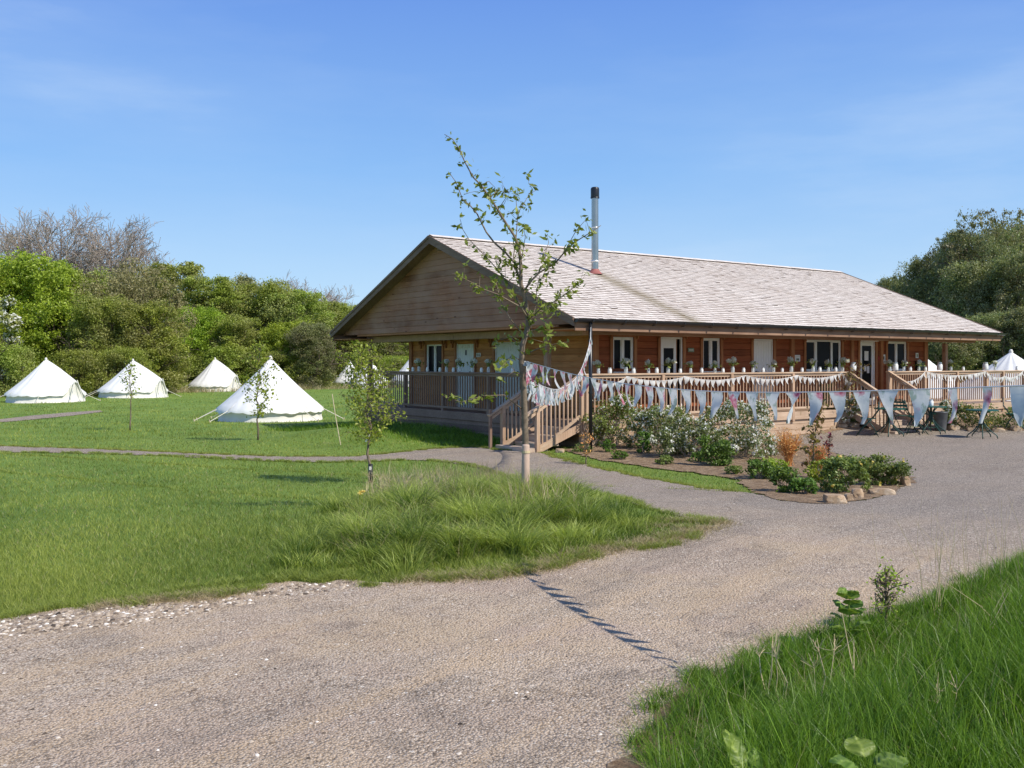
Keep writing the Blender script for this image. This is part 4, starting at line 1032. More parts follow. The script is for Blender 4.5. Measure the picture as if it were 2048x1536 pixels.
# ------------------------------------------------------------------ bell tents
def tent(label, px, base, apex, wpx, door=None, seed=1, ropes=(), roll=None):
    X, Y = G1(px, base); Rr = wpx/F*Y/2; H = (base-apex)/F*Y; zg = gz(X, Y)
    t = thing('bell_tent', label, 'tent', (X, Y, zg), 0, 'white bell tents on the grass')
    nA, nR = 72, 10; he = .2*H
    def eave(th):
        d = 0
        if door is not None:
            d = abs((th-door+PI) % (2*PI)-PI); d = max(0, 1-d/.42)
            d = d*d*(3-2*d)
        seg = math.cos(((th*8/PI) % 2 - 1)*PI/8*.0)
        return Rr*(1.0-.0*d), he + d*(.50*H-he) + .02*H*(math.cos(th*24/1)*.5-.5)*(1-d)
    vs = []; fs = []
    for j in range(nR+1):
        s = j/nR
        for i in range(nA):
            th = 2*PI*i/nA; re, ze = eave(th); rr = re*s
            sagk = .035*H*math.sin(PI*s)*(1.0) + .012*H*math.sin(PI*s)*math.cos(th*16)
            z = H + (ze-H)*s - sagk*(1 if door is None or abs((th-door+PI) % (2*PI)-PI) > .42 else -.6)
            vs.append((rr*math.cos(th), rr*math.sin(th), z))
    for j in range(nR):
        for i in range(nA): i2 = (i+1) % nA; fs.append((j*nA+i, (j+1)*nA+i, (j+1)*nA+i2, j*nA+i2))
    # skirt flap
    n0 = len(vs)
    for i in range(nA): th = 2*PI*i/nA; re, ze = eave(th); vs.append((re*1.012*math.cos(th), re*1.012*math.sin(th), ze-.045*H-.01*H*math.sin(th*9+seed)))
    for i in range(nA): i2 = (i+1) % nA; fs.append((nR*nA+i, n0+i, n0+i2, nR*nA+i2))
    mb = MB(); mb.add(vs, fs); mb.build('canvas_roof', M['canvas'], t, True)
    vs = []; fs = []
    for j, (s, zf) in enumerate(((.965, 1.), (.955, .5), (.975, 0.), (1.0, -.05))):
        for i in range(nA):
            th = 2*PI*i/nA; re, ze = eave(th); wv = .012*Rr*math.sin(th*13+seed)
            vs.append(((re*s+wv)*math.cos(th), (re*s+wv)*math.sin(th), ze*zf if zf > 0 else zf*.3))
    for j in range(3):
        for i in range(nA): i2 = (i+1) % nA; fs.append((j*nA+i, (j+1)*nA+i, (j+1)*nA+i2, j*nA+i2))
    mb = MB(); mb.add(vs, fs); mb.build('side_wall', M['canvas2'], t, True)
    mb = MB(); mb.lathe([(.06, -.06), (.07, .0), (.04, .07), (.0, .08)], 10, (0,0,H)); mb.build('pole_cap', M['canvas2'], t, True)
    if door is not None:
        mb = MB(); ze = .50*H
        for s in (-.16, .16):
            th = door+s*1.4; mb.tube([(1.03*Rr*math.cos(door+s*.25), 1.03*Rr*math.sin(door+s*.25), ze+.02), (1.10*Rr*math.cos(th), 1.10*Rr*math.sin(th), 0)], .022, 6)
        mb.build('door_pole', M['canvas2'], t)
    if seed <= 4:
        for q in range(8):
            th = q*PI/4+.2; re, ze = eave(th); mb = MB()
            mb.tube([(re*s_*math.cos(th), re*s_*math.sin(th), H+(ze-H)*s_-.035*H*math.sin(PI*s_)+.012*H*(0-math.sin(PI*s_)*abs(math.cos(th*16)))+.012) for s_ in np.linspace(.05, 1, 9)], .011, 4); mb.build('seam', M['canvas2'], t, True)
    for k, th in enumerate(ropes):
        re, ze = eave(th); mb = MB(); rp = 1.42*Rr
        ex, ey = rp*math.cos(th), rp*math.sin(th); ez = gz(X+ex, Y+ey)-zg
        mb.tube([(re*math.cos(th), re*math.sin(th), ze-.01), (ex, ey, ez+.03)], .012, 4); mb.build('guy_rope', M['rope'], t)
        mb = MB(); mb.tube([(ex, ey, ez+.10), (ex*.985, ey*.985, ez-.05)], .018, 5); mb.build('peg', M['cane'], t)
    return t
rp = [2.6, 3.0, 3.5, 4.0, 4.6, 5.4, .3]
tent('white bell tent furthest left with raised doorway on its right side', 92, 803, 718, 148, -.35, 1, [2.8, 3.3, 3.8, 5.0, -.5, .1])
tent('white bell tent second from left with raised doorway on its right', 266, 794, 720, 132, -.3, 2, [2.9, 3.4, 3.9, 5.0, -.5, .1])
tent('smaller white bell tent third from left, farthest back on the lawn', 430, 782, 717, 102, -.4, 3, [2.9, 3.4, 4.0, 5.2, -.5])
tent('large white bell tent nearest, behind the slender sapling', 541, 840, 716, 208, 1.9, 4, [2.75, 3.15, 3.6, 4.1, 5.6, 0.0])
tent('white bell tent half hidden behind the leafy birch', 700, 773, 722, 66, None, 5, [2.9, 3.5])
tent('white bell tent behind the birch and the left veranda post', 738, 776, 714, 78, None, 6, [2.9, 5.5])
tent('white bell tent showing through the veranda opening', 832, 772, 700, 96, None, 7, [3.0, 3.6])
tent('white bell tent beyond the far right end of deck', 2022, 823, 703, 290, None, 8, [3.2, 3.8])
tent('white bell tent glimpsed between lodge end and veranda post', 1838, 816, 704, 230, None, 9, [3.3])

# ------------------------------------------------------------------ bistro furniture
def mk_table():
    t = thing('bistro_table', 'x', 'table')
    mb = MB(); mb.lathe([(.0,.70),(.36,.70),(.375,.695),(.375,.672),(.36,.672),(.36,.688),(.0,.688)], 32); mb.build('tabletop', M['gmetal'], t)
    mb = MB(); mb.tube([(0,0,.686),(0,0,.30)], .028, 10); mb.build('pedestal', M['dmetal'], t, True)
    for k in range(5):
        a = 2*PI*k/5+.3; c, s = math.cos(a), math.sin(a)
        mb = MB(); mb.tube([(.17*c,.17*s,.68),(.09*c,.09*s,.60),(.038*c,.038*s,.50),(.036*c,.036*s,.40),(.09*c,.09*s,.30),(.20*c,.20*s,.18),(.33*c,.33*s,.08),(.355*c,.355*s,.04),(.36*c,.36*s,.0)], .0135, 6); mb.build('leg', M['dmetal'], t, True)
    return t
def mk_chair():
    t = thing('folding_chair', 'x', 'chair')
    mb = MB(); vs = []
    prof = [(-.19,-.17),(.19,-.17),(.2,.0),(.17,.15),(.08,.19),(-.08,.19),(-.17,.15),(-.2,.0)]
    n = len(prof); mb.add([(x, y, .45) for x, y in prof]+[(x, y, .435) for x, y in prof], [tuple(range(n)), tuple(range(n, 2*n))[::-1]]+[(i, n+i, n+(i+1) % n, (i+1) % n) for i in range(n)])
    mb.build('seat', M['gmetal'], t)
    for s in (-1, 1):
        x = .205*s
        mb = MB(); mb.tube([(x, .24, .0), (x, .12, .24), (x, -.03, .44)], .011, 6); mb.tube([(x, -.03, .44), (x, -.16, .47)], .009, 5); mb.build('leg', M['dmetal'], t, True)
        mb = MB(); mb.tube([(x, -.28, .0), (x, -.10, .24), (x, .10, .44)], .011, 6); mb.build('leg', M['dmetal'], t, True)
    mb = MB(); mb.tube([(-.205,.17,.13),(.205,.17,.13)], .009, 5); mb.tube([(-.205,-.21,.1),(.205,-.21,.1)], .009, 5); mb.build('stretcher', M['dmetal'], t)
    mb = MB(); arc = [(.0+.205*math.cos(a), .20+.05, .66+.2*math.sin(a)) for a in np.linspace(0, PI, 11)]
    mb.tube([(.205, .10, .44)]+arc+[(-.205, .10, .44)], .011, 6); mb.build('back_frame', M['dmetal'], t, True)
    mb = MB()
    for k in range(3):
        z = .60+k*.085; w = .2 if k < 2 else .17; mb.bev(-w, w, .225+.01*k, .232+.01*k, z, z+.05, .002)
    mb.build('backrest', M['gmetal'], t); return t
tab0, ch0 = mk_table(), mk_chair()
def putf(proto, px, py, rz, label, group, sc=1.):
    X, Y = G1(px, py); o = copy_tree(proto) if proto.name in used else proto; used.add(proto.name)
    o.location = (X, Y, gz(X, Y)+.016); o.rotation_euler = (0, 0, rz); o['label'] = label; o['group'] = group; o.scale = (sc,)*3; return o
gt, gc = 'green bistro tables in the yard', 'green folding chairs in the yard'
putf(tab0, 1779, 873, .2, 'green bistro table nearest the foot of the front stair, left of the three', gt)
t2 = putf(tab0, 1862, 868, .9, 'green bistro table with a white candle jar, right of the front stair', gt)
putf(tab0, 1964, 877, 1.5, 'green bistro table standing alone on the gravel, nearest the camera', gt)
putf(ch0, 1736, 873, -1.9, 'green folding chair on the left of the left table', gc)
putf(ch0, 1830, 869, 1.35, 'green folding chair facing left between the two stairside tables', gc)
putf(ch0, 1808, 867, 2.3, 'green folding chair with raised back behind the left table', gc)
putf(ch0, 2028, 863, 1.1, 'green folding chair near the right edge of the yard', gc)
putf(ch0, 1852, 863, .6, 'green folding chair behind the table with the candle jar', gc)
o = place(jar0, 0, 0, 0, 'white candle jar standing on a green bistro table', 'large lantern jars', 1.5); o.location = t2.location+Vector((0,0,.701))
X, Y = G1(1881, 862); t = thing('metal_bucket', 'dark grey bucket planter beside right stair foot', 'bucket', (X, Y, gz(X, Y)+.016))
mb = MB(); mb.lathe([(.0,.0),(.13,.0),(.135,.02),(.185,.46),(.195,.47),(.195,.49),(.18,.48),(.13,.05)], 20); mb.build('pail', M['bucket'], t, True)
mb = MB(); mb.tube([(.19*math.cos(a), 0, .46+.16*math.sin(a)*-1+.0) for a in np.linspace(0, PI, 9)], .006, 5); mb.build('bail_handle', M['bucket'], t)

# ------------------------------------------------------------------ the staked cherry tree
def cherry():
    t = thing('cherry_tree', 'young sparse cherry tree with bunting tied to its trunk', 'tree', (TX, TY, TZ))
    r = np.random.default_rng(12)
    def W3(p, dy=0): Y = TY+dy; return ((p[0]-1024)/F*Y-TX, dy, z_at(p[1], Y)-TZ)
    k = lambda x, y: (850+x/3.84, 240+y/3.84)
    m_ = lambda x, y: (640+x/3.0717, 440+y/3.0717)
    trunk = [(1050,1004),(1050,940),(1051,880),(1049,820),(1047,765),(1043,725),(1045,690),(1053,665),(1057,645),k(775,1430),k(760,1320),k(737,1265),k(735,1100),k(720,970),k(680,880),k(620,790),k(560,690),k(500,600),k(430,500),k(370,440),k(310,330),k(260,220),k(215,150),k(150,110)]
    rad = [.036,.034,.032,.030,.029,.028,.027,.025,.024,.023,.022,.019,.016,.014,.0125,.011,.010,.009,.008,.007,.006,.005,.004,.003]
    def path(pts, r0, r1, dy0, dy1):
        n = len(pts); return [W3(p, dy0+(dy1-dy0)*i/(n-1)+r.normal()*.02) for i, p in enumerate(pts)], list(np.linspace(r0, r1, n))
    mb = MB(); tp_ = [W3(p, .02*math.sin(i*.9)) for i, p in enumerate(trunk)]; mb.tube(tp_, rad, 10); mb.build('trunk', M['bark'], t, True)
    br = [
     ([k(737,1265),k(690,1100),k(620,1020),k(530,940),k(470,860),k(430,780),k(400,720),k(350,660),k(290,610),k(270,560),k(240,480),k(190,410)], .011, .003, .3),
     ([k(760,1320),k(800,1250),k(880,1170),k(1000,1100),k(1050,1040),k(1100,980),k(1180,920),k(1260,870),k(1350,810)], .011, .003, -.3),
     ([k(1050,1040),k(1100,960),k(1160,850),k(1240,760)], .005, .002, -.3),
     ([k(740,1240),k(700,1160),k(680,1050),k(700,900),k(710,750),k(700,620),k(695,540)], .008, .002, .35),
     ([k(710,720),k(760,640),k(800,570),k(870,530)], .004, .002, .4),
     ([k(790,1536),k(900,1440),k(1000,1390),k(1100,1320),k(1230,1200)], .008, .002, -.5),
     ([k(800,1500),k(720,1400),k(650,1270),k(540,1130),k(460,1040),k(340,920),k(290,840),k(270,760)], .009, .002, .3),
     ([k(800,1540),k(740,1440),k(560,1340),k(450,1300),k(380,1260),k(250,1190),k(210,1180)], .009, .002, -.4),
     ([k(760,1310),k(850,1200),k(920,1100),k(930,1000),k(950,940),k(935,880)], .006, .002, .4),
     ([k(560,690),k(620,600),k(590,500)], .004, .002, -.2), ([k(500,600),k(560,540),k(630,560)], .004, .002, .2), ([k(620,790),k(560,720),k(500,640),k(510,560)], .004,.002,.25),
     ([k(430,500),k(490,470),k(540,520)], .004, .002, .1), ([k(735,1100),k(770,900),k(760,830)], .004, .002, -.25), ([k(735,1150),k(620,1080),k(500,1060),k(440,1010)], .005, .002, .35),
     ([k(850,1390),k(860,1300),k(880,1200),k(930,1230)], .005, .002, -.2), ([k(830,1500),k(860,1400),k(855,1290)], .005, .002, .3),
     ([m_(1235,840),m_(1340,790),m_(1450,760),m_(1530,748)], .007, .002, -.4),
     ([m_(1245,700),m_(1170,610),m_(1110,500),m_(1085,400),m_(1075,340)], .007, .002, .35),
     ([m_(1255,700),m_(1330,670),m_(1400,640),m_(1440,655)], .006, .002, -.3),
     ([m_(1240,870),m_(1180,830),m_(1130,890),m_(1110,900)], .005, .002, -.35), ([m_(1240,780),m_(1170,720),m_(1100,735),m_(1060,750)], .005, .002, .3),
     ([m_(1240,1160),m_(1130,1075),m_(1000,1080),m_(870,1120),m_(740,1075)], .006, .002, -.5),
     ([m_(1245,1130),m_(1290,1100),m_(1330,1050),m_(1320,970),m_(1390,980)], .004, .002, .3),
     ([m_(1240,950),m_(1190,930),m_(1150,960)], .004, .002, -.2), ([m_(1270,640),m_(1340,560),m_(1450,540),m_(1510,575)], .005, .002, .35),
     ([m_(1275,620),m_(1400,540),m_(1520,450),m_(1600,380)], .004, .0015, .5),
    ]
    pts_l = []
    def lv(P, dens=1.):
        for q in P: pts_l.append(q)
    for pts, r0, r1, dy in br:
        P, rr = path(pts, r0, r1, 0, dy); mb = MB(); mb.tube(P, rr, 6)
        n = len(P)
        for i in range(n-1):
            L = (Vector(P[i+1])-Vector(P[i])).length
            kk = max(1, int(L/.055))
            for j in range(kk):
                f = (j+r.random())/kk; tpos = (i+f)/(n-1)
                if r.random() < (.3 if tpos < .3 else .85): 
                    c = np.array(P[i])*(1-f)+np.array(P[i+1])*f; c = c+r.normal(size=3)*.022
                    for _ in range(r.integers(3, 8)): pts_l.append(c+r.normal(size=3)*.024+np.array([0,0,-.012]))
                    if r.random() < .18:
                        e = c+unit(r.normal(size=(1,3)))[0]*.12+np.array([0,0,.05]); mb.tube([tuple(c), tuple((c+e)/2+r.normal(size=3)*.01), tuple(e)], [.003,.002,.0015], 4)
                        for _ in range(5): pts_l.append(e+r.normal(size=3)*.026)
        mb.build('branch', M['bark'], t, True)
    for i in range(11, len(tp_)-1):
        for j in range(5 if i > 15 else 5):
            f = r.random(); c = np.array(tp_[i])*(1-f)+np.array(tp_[i+1])*f
            for _ in range(3 if r.random() < .6 else 0): pts_l.append(c+r.normal(size=3)*.03)
    P = np.array(pts_l); P = P[r.random(len(P)) < .88]
    nr = r.normal(size=P.shape)*.8+np.array([.1,-.2,.5])
    V, c, i, tn = leaves_at(P, nr, .036, np.clip(.5+r.normal(size=len(P))*.25, 0, 1), 1.9, .35, r)
    np_mesh('leaves', V, c, i, M['leaf_cherry'], t, tn)
cherry()
t = thing('tree_stake', 'pale round wooden stake in front of cherry trunk', 'stake', (TX+.005, TY-.068, TZ))
mb = MB(); hz = z_at(888, TY)-TZ
mb.lathe([(.038,-.1),(.039,.1),(.038,hz*.5),(.037,hz-.01),(.033,hz),(.0,hz+.002)], 14); mb.build('stake_post', M['guard'], t, True)
mb = MB(); mb.lathe([(.039,-.012),(.0425,-.012),(.0425,.012),(.039,.012)], 14, (0,0,hz-.07)); mb.build('tie_band', M['straw'], t)
t = thing('ribbon_knot', 'pale fabric knot tying bunting to the cherry trunk', 'ribbon', (TX, TY, z_at(725, TY)))
mb = MB()
for k in range(3): mb.tube([((.034+.003*k)*math.cos(a)+.0, (.034+.003*k)*math.sin(a), -.012*k+.006*math.sin(a)) for a in np.linspace(0, 2*PI, 14)], .008, 6)
mb.build('loop', M['floral'], t, True)
mb = MB()
for s in (.3, 1.2, -.8): mb.add([(.03,-.04,-.01),(.05+.02*s,-.045,-.02),(.045+.03*s,-.05,-.16),(.02+.02*s,-.05,-.13)], [(0,1,2,3)])
mb.build('loose_end', M['floral'], t)

# ------------------------------------------------------------------ saplings
def sapling(label, px, base, top, wpx, nl, lm, seed, lean=0., name='sapling', leaf=.05, z_cr=.35, spread=.85, kids=(9, 4), bark='bark', vas=1.):
    X, Y = G1(px, base); H = (base-top)/F*Y; Wd = wpx/F*Y; r = np.random.default_rng(seed)
    t = thing(name, label, 'tree', (X, Y, gz(X, Y)))
    n = 9; tr_ = [(lean*H*(i/n)**1.3+r.normal()*.012*H*(i > 0), r.normal()*.012*H*(i > 0), H*i/n*.97) for i in range(n+1)]
    mb = MB(); mb.tube(tr_, list(np.linspace(.011*H**.6+.006, .004, n+1)), 7); mb.build('trunk', M[bark], t, True)
    mb = MB(); P = []
    nb = kids[0]*3
    for i in range(nb):
        f = z_cr+(1-z_cr)*(i+.3)/nb; j = min(int(f*n), n-1); q = np.array(tr_[j])*(1-(f*n-j))+np.array(tr_[j+1])*(f*n-j)
        a = i*2.4+r.random(); env = math.sin(PI*min(.97, max(.1, .12+.8*(f-z_cr)/(1-z_cr))))**.6
        L = Wd*.52*env*(.6+.5*r.random()); d = np.array([math.cos(a)*spread, math.sin(a)*spread, .75*vas]); d /= np.linalg.norm(d)
        m1 = q+d*L*.5+r.normal(size=3)*.02; e = q+d*L*np.array([1,1,.8])+r.normal(size=3)*.03
        mb.tube([tuple(q), tuple(m1), tuple(e)], [.006, .004, .002], 4)
        for k in range(kids[1]):
            s = .3+.7*r.random(); c = q+(e-q)*s; e2 = c+unit(r.normal(size=(1,3)))[0]*L*.32; mb.tube([tuple(c), tuple(e2)], [.003,.0015], 3)
            P += [c+(e2-c)*u_ for u_ in r.random(4)]
        P += [q+(e-q)*u_ for u_ in .25+.75*r.random(5)]
    mb.build('branch', M[bark], t, True)
    P = np.array(P); P = P[r.integers(0, len(P), nl)]+r.normal(size=(nl, 3))*.035*H**.5
    V, c, i, tn = leaves_at(P, r.normal(size=P.shape)+np.array([0,-.2,.4]), leaf, np.clip(.55+r.normal(size=nl)*.25, 0, 1), 1.4, .4, r)
    np_mesh('leaves', V, c, i, M[lm], t, tn); return t, X, Y
sapling('thin sapling standing between second bell tent and path', 260, 862, 726, 46, 190, 'leaf_birch', 31, .0, leaf=.055, z_cr=.5)
sapling('slender birch sapling in front of the nearest bell tent', 516, 880, 690, 96, 620, 'leaf_birch', 32, .02, leaf=.055, z_cr=.22)
_, bx_, by_ = sapling('bushy young birch left of the deck with a black trunk guard', 741, 966, 698, 160, 2300, 'leaf_birch', 33, -.05, leaf=.036, z_cr=.30, kids=(15, 8), vas=.75)
sapling('tiny brown twig sapling near the hedge', 580, 762, 700, 26, 50, 'leaf_red', 34, leaf=.1, z_cr=.5)
t = thing('trunk_guard', 'short black plastic guard around the birch trunk foot', 'tree guard', (bx_, by_, gz(bx_, by_)))
mb = MB(); hg = 38/F*by_; mb.tube([(0,0,-.02), (0,0,hg)], .034, 12); mb.build('sleeve', M['black'], t, True); mb = MB(); mb.box(-.014,.014,-.039,-.0345,hg*.7,hg*.88); mb.build('guard_label', M['paper'], t)
X, Y = G1(682, 890); t = thing('bamboo_cane', 'leaning pale cane stuck in grass beside the birch', 'cane', (X, Y, gz(X, Y)))
mb = MB(); mb.tube([(0,0,-.05), (-.12,.02,.6), (-.2,.03,1.12)], .010, 6); mb.build('cane_shaft', M['cane'], t)
t = thing('plant_label', 'white plastic tag tied to the birch trunk', 'tag', (bx_-.02, by_-.03, z_at(872, by_)))
mb = MB(); mb.add([(-.06,-.01,-.08),(-.035,-.012,-.09),(.02,-.01,.02),(.0,-.008,.03)], [(0,1,2,3)]); mb.build('tag_strip', M['paper'], t); mb = MB(); mb.tube([(.01,-.009,.025),(.02,.02,.04)], .002, 4); mb.build('tag_tie', M['cord'], t)

# ------------------------------------------------------------------ shrubs of the flower beds
def shrub(name, label, px, base, wpx, hpx, lm, seed, nl=900, leaf=.04, flowers=None, fl_n=0, fl_size=.022, twiggy=False, cat='shrub', group=None, lump=.34):
    X, Y = G1(px, base); Wd = wpx/F*Y/2*1.45; H = hpx/F*Y*1.08; nl = int(nl*2.0); fl_n = int(fl_n*1.5); r = np.random.default_rng(seed)
    t = thing(name, label, cat, (X, Y, gz(X, Y)+.01), 0, group)
    B = crown_blobs(r, Wd*.8, H, .04*H, 40, lump*.8)
    mb = MB()
    for k in range(16 if twiggy else 8):
        b_ = B[r.integers(len(B))]; a = r.random()*6.3
        mid = (b_[0]*.4+r.normal()*.02, b_[1]*.4+r.normal()*.02, b_[2]*.5)
        mb.tube([(.03*math.cos(a), .03*math.sin(a), -.03), mid, (b_[0], b_[1], b_[2]+b_[5]*.8)], [.009, .006, .002], 4)
    mb.build('stem', M['twig'] if not twiggy else M[lm], t)
    V, c, i, tn = cloud(B, nl, leaf, r, .4, .35, .01); np_mesh('foliage', V, c, i, M[lm], t, tn)
    if flowers:
        k = r.integers(len(B), size=fl_n); d = unit(r.normal(size=(fl_n, 3))+np.array([.1,-.3,.35])); Bn = np.array(B)
        Cc = Bn[k, :3]+d*Bn[k, 3:6]*1.02; P = np.repeat(Cc, 4, 0)+r.normal(size=(fl_n*4, 3))*fl_size*.35
        ok = P[:, 2] > .02; P = P[ok]
        V, c, i, tn = leaves_at(P, np.repeat(d, 4, 0)[ok]+r.normal(size=P.shape)*.4, fl_size, r.random(len(P)), 1.1, .3, r)
        np_mesh('blossom', V, c, i, M[flowers], t, tn)
    return t
gw = 'white flowering shrubs in the near bed'
shrub('flowering_shrub', 'pale flowered shrub between the purple and first white shrub', 1190, 892, 70, 60, 'leaf_shrub', 141, 1400, .032, 'petal', 60, .026, group=gw)
shrub('flowering_shrub', 'loose white flowering shrub behind the middle grey leaved one', 1345, 886, 90, 70, 'leaf_shrub', 142, 1800, .032, 'petal', 200, .03, group=gw)
shrub('flowering_shrub', 'spreading white flowering shrub between middle and tallest ones', 1432, 898, 90, 76, 'leaf_shrub', 143, 2000, .03, 'petal', 300, .032, group=gw)
shrub('green_shrub', 'olive green bush behind first white shrub near downpipe', 1272, 876, 90, 70, 'leaf_shrub', 144, 1500, .035)
shrub('rose_bush', 'rose bush between middle roses and tallest white shrub', 1470, 868, 80, 66, 'leaf_shrub', 145, 1400, .035, 'yellow', 12, .03)
shrub('low_plant', 'bright green weedy plant in front of dogwood', 1545, 955, 60, 34, 'leaf_bright', 146, 600, .03)
shrub('low_plant', 'low green plant at front of soil below potentilla', 1610, 990, 50, 30, 'leaf_box', 147, 500, .03)
shrub('flowering_shrub', 'white flowering shrub at the left of the bed near the downpipe', 1235, 893, 110, 92, 'leaf_shrub', 41, 2600, .032, 'petal', 200, .03, group=gw)
shrub('flowering_shrub', 'white flowering shrub behind the small round green bush', 1312, 898, 90, 78, 'leaf_sage', 42, 2000, .03, 'petal', 240, .03, group=gw)
shrub('flowering_shrub', 'low grey leaved white flowering shrub in the middle of the bed', 1375, 915, 96, 72, 'leaf_sage', 43, 2400, .03, 'petal', 230, .03, group=gw)
shrub('flowering_shrub', 'tallest white flowering shrub, rightmost in the near bed', 1490, 915, 120, 100, 'leaf_sage', 44, 2600, .03, 'petal', 400, .032, group=gw)
shrub('flowering_shrub', 'white flowering shrub left of the front stair against deck', 1690, 852, 70, 62, 'leaf_sage', 45, 1500, .04, 'petal', 300, .04, group='white flowering shrubs against the deck')
shrub('flowering_shrub', 'white flowering shrub right of the front stair against deck', 1905, 856, 60, 50, 'leaf_sage', 46, 1300, .04, 'petal', 200, .04, group='white flowering shrubs against the deck')
shrub('purple_shrub', 'purple leaved shrub at foot of the near stair', 1160, 868, 66, 66, 'leaf_purple', 47, 1100, .035)
shrub('purple_shrub', 'tall purple leaved shrub beside the downpipe', 1196, 880, 50, 86, 'leaf_purple', 48, 900, .035)
shrub('purple_shrub', 'purple leaved shrub against the deck in the middle', 1300, 862, 60, 70, 'leaf_purple', 49, 800, .035)
shrub('purple_shrub', 'reddish purple shrub against the deck behind tallest white shrub', 1448, 858, 46, 60, 'leaf_purple', 50, 700, .035)
shrub('green_shrub', 'small deep green bush left in the bed below purple shrubs', 1150, 888, 36, 52, 'leaf_box', 51, 700, .035)
shrub('green_shrub', 'small round deep green bush at the bed edge', 1288, 908, 28, 40, 'leaf_box', 52, 600, .03)
shrub('green_shrub', 'round deep green bush in front of tallest white shrub', 1432, 932, 62, 56, 'leaf_box', 53, 1500, .032)
shrub('rose_bush', 'tall rose bush climbing the deck front left of centre', 1255, 872, 100, 78, 'leaf_shrub', 54, 1500, .04, 'petal', 14, .03)
shrub('rose_bush', 'tall rose bush in front of the railing in the middle', 1400, 868, 90, 96, 'leaf_shrub', 55, 1500, .04, 'yellow', 10, .03)
shrub('rose_bush', 'spindly rose bush reaching above the middle railing', 1366, 866, 40, 116, 'leaf_shrub', 56, 520, .04)
shrub('rose_bush', 'yellow flowered rose bush right of the rose against deck', 1548, 856, 80, 52, 'leaf_shrub', 57, 1300, .035, 'yellow', 26, .03)
shrub('rose_bush', 'brownish rose bush behind border stones left of front stair', 1610, 852, 80, 58, 'leaf_red', 58, 1200, .035)
shrub('rose_bush', 'green rose bush in front of the railing left of front stair', 1645, 850, 60, 90, 'leaf_shrub', 59, 800, .04, 'yellow', 8, .03)
shrub('rose_bush', 'low rose bush right of the right stair with yellow flowers', 1950, 860, 96, 46, 'leaf_shrub', 60, 1400, .035, 'yellow', 14, .035)
shrub('rose_bush', 'dark low rose bush at the far right border', 2030, 858, 60, 40, 'leaf_shrub', 61, 800, .035)
shrub('potentilla', 'dense low shrub with yellow flowers at the tip of the bed, left half', 1690, 985, 96, 62, 'leaf_shrub', 62, 2600, .026, 'yellow', 16, .032)
shrub('potentilla', 'dense low shrub with yellow flowers at the tip of the bed, right half', 1760, 972, 92, 54, 'leaf_shrub', 63, 2400, .026, 'yellow', 14, .032)
shrub('low_plant', 'low green plant between dogwood and stone border', 1575, 985, 60, 44, 'leaf_box', 64, 700, .03)
shrub('low_plant', 'low green plant right of the grass strip', 1520, 960, 60, 36, 'leaf_box', 65, 700, .03)
shrub('low_plant', 'bright low weed beneath the purple sapling', 1640, 965, 50, 40, 'leaf_bright', 66, 500, .03)
shrub('low_plant', 'small dark green plant at left end of the bed', 1215, 905, 24, 24, 'leaf_box', 67, 300, .03)
for i, (p, q) in enumerate(((1165,905),(1240,920),(1330,930),(1395,925),(1465,950),(1350,905))):
    shrub('low_plant', ['sprawling weed below the purple shrubs', 'small weed at the edge between bush and grass strip', 'straggly weed on bare soil in the middle', 'green weed left of the round front bush', 'weed at the right end of the bare soil', 'little plant behind the bare soil'][i], p, q, 34, 16, 'leaf_box' if i % 2 else 'leaf_shrub', 200+i, 260, .028)
def twigs(label, px, base, wpx, hpx, seed, n=70):
    X, Y = G1(px, base); r = np.random.default_rng(seed); H = hpx/F*Y; Wd = wpx/F*Y/2
    t = thing('dogwood', label, 'shrub', (X, Y, gz(X, Y))); mb = MB()
    tips = []
    for k in range(n):
        a = r.random()*6.3; q = math.sqrt(r.random()); h = H*(.55+.45*r.random()); e = np.array([Wd*q*math.cos(a), Wd*q*math.sin(a), h])
        m1 = e*np.array([.35,.35,.5])+r.normal(size=3)*.01; mb.tone = float(r.random())
        mb.tube([(r.normal()*.03, r.normal()*.03, 0), tuple(m1), tuple(e)], [.005,.004,.002], 3)
        for j in range(3):
            c = m1+(e-m1)*r.random(); e2 = c+np.array([r.normal()*.06, r.normal()*.06, .09*r.random()+.03]); mb.tube([tuple(c), tuple(e2)], [.003,.0015], 3); tips += [e2, c]
    mb.build('stem', M['leaf_orange'], t)
    P = np.array(tips); P = np.repeat(P, 2, 0)+r.normal(size=(len(P)*2, 3))*.02
    V, c, i, tn = leaves_at(P, r.normal(size=P.shape), .018, r.random(len(P)), 1.6, .3, r); np_mesh('buds', V, c, i, M['leaf_orange'], t, tn)
twigs('orange stemmed dogwood, taller and left of the pair', 1577, 934, 56, 72, 1, 110); twigs('orange stemmed dogwood, smaller right one', 1637, 958, 40, 70, 2, 60)
sapling('spindly young tree in the bed tip with sparse green leaves', 1622, 962, 800, 60, 260, 'leaf_red', 71, .1, leaf=.05, z_cr=.15)
sapling('slender red leaved sapling in the bed tip', 1655, 930, 868, 22, 60, 'leaf_purple', 72, .08, leaf=.05, z_cr=.3)
sapling('small brown leaved sapling at front edge of bed', 1172, 930, 868, 36, 90, 'leaf_orange', 73, .0, leaf=.035, z_cr=.25)
sapling('arching thorny rose stem left of the front stair', 1672, 858, 726, 70, 160, 'leaf_red', 74, .35, leaf=.05, z_cr=.3)
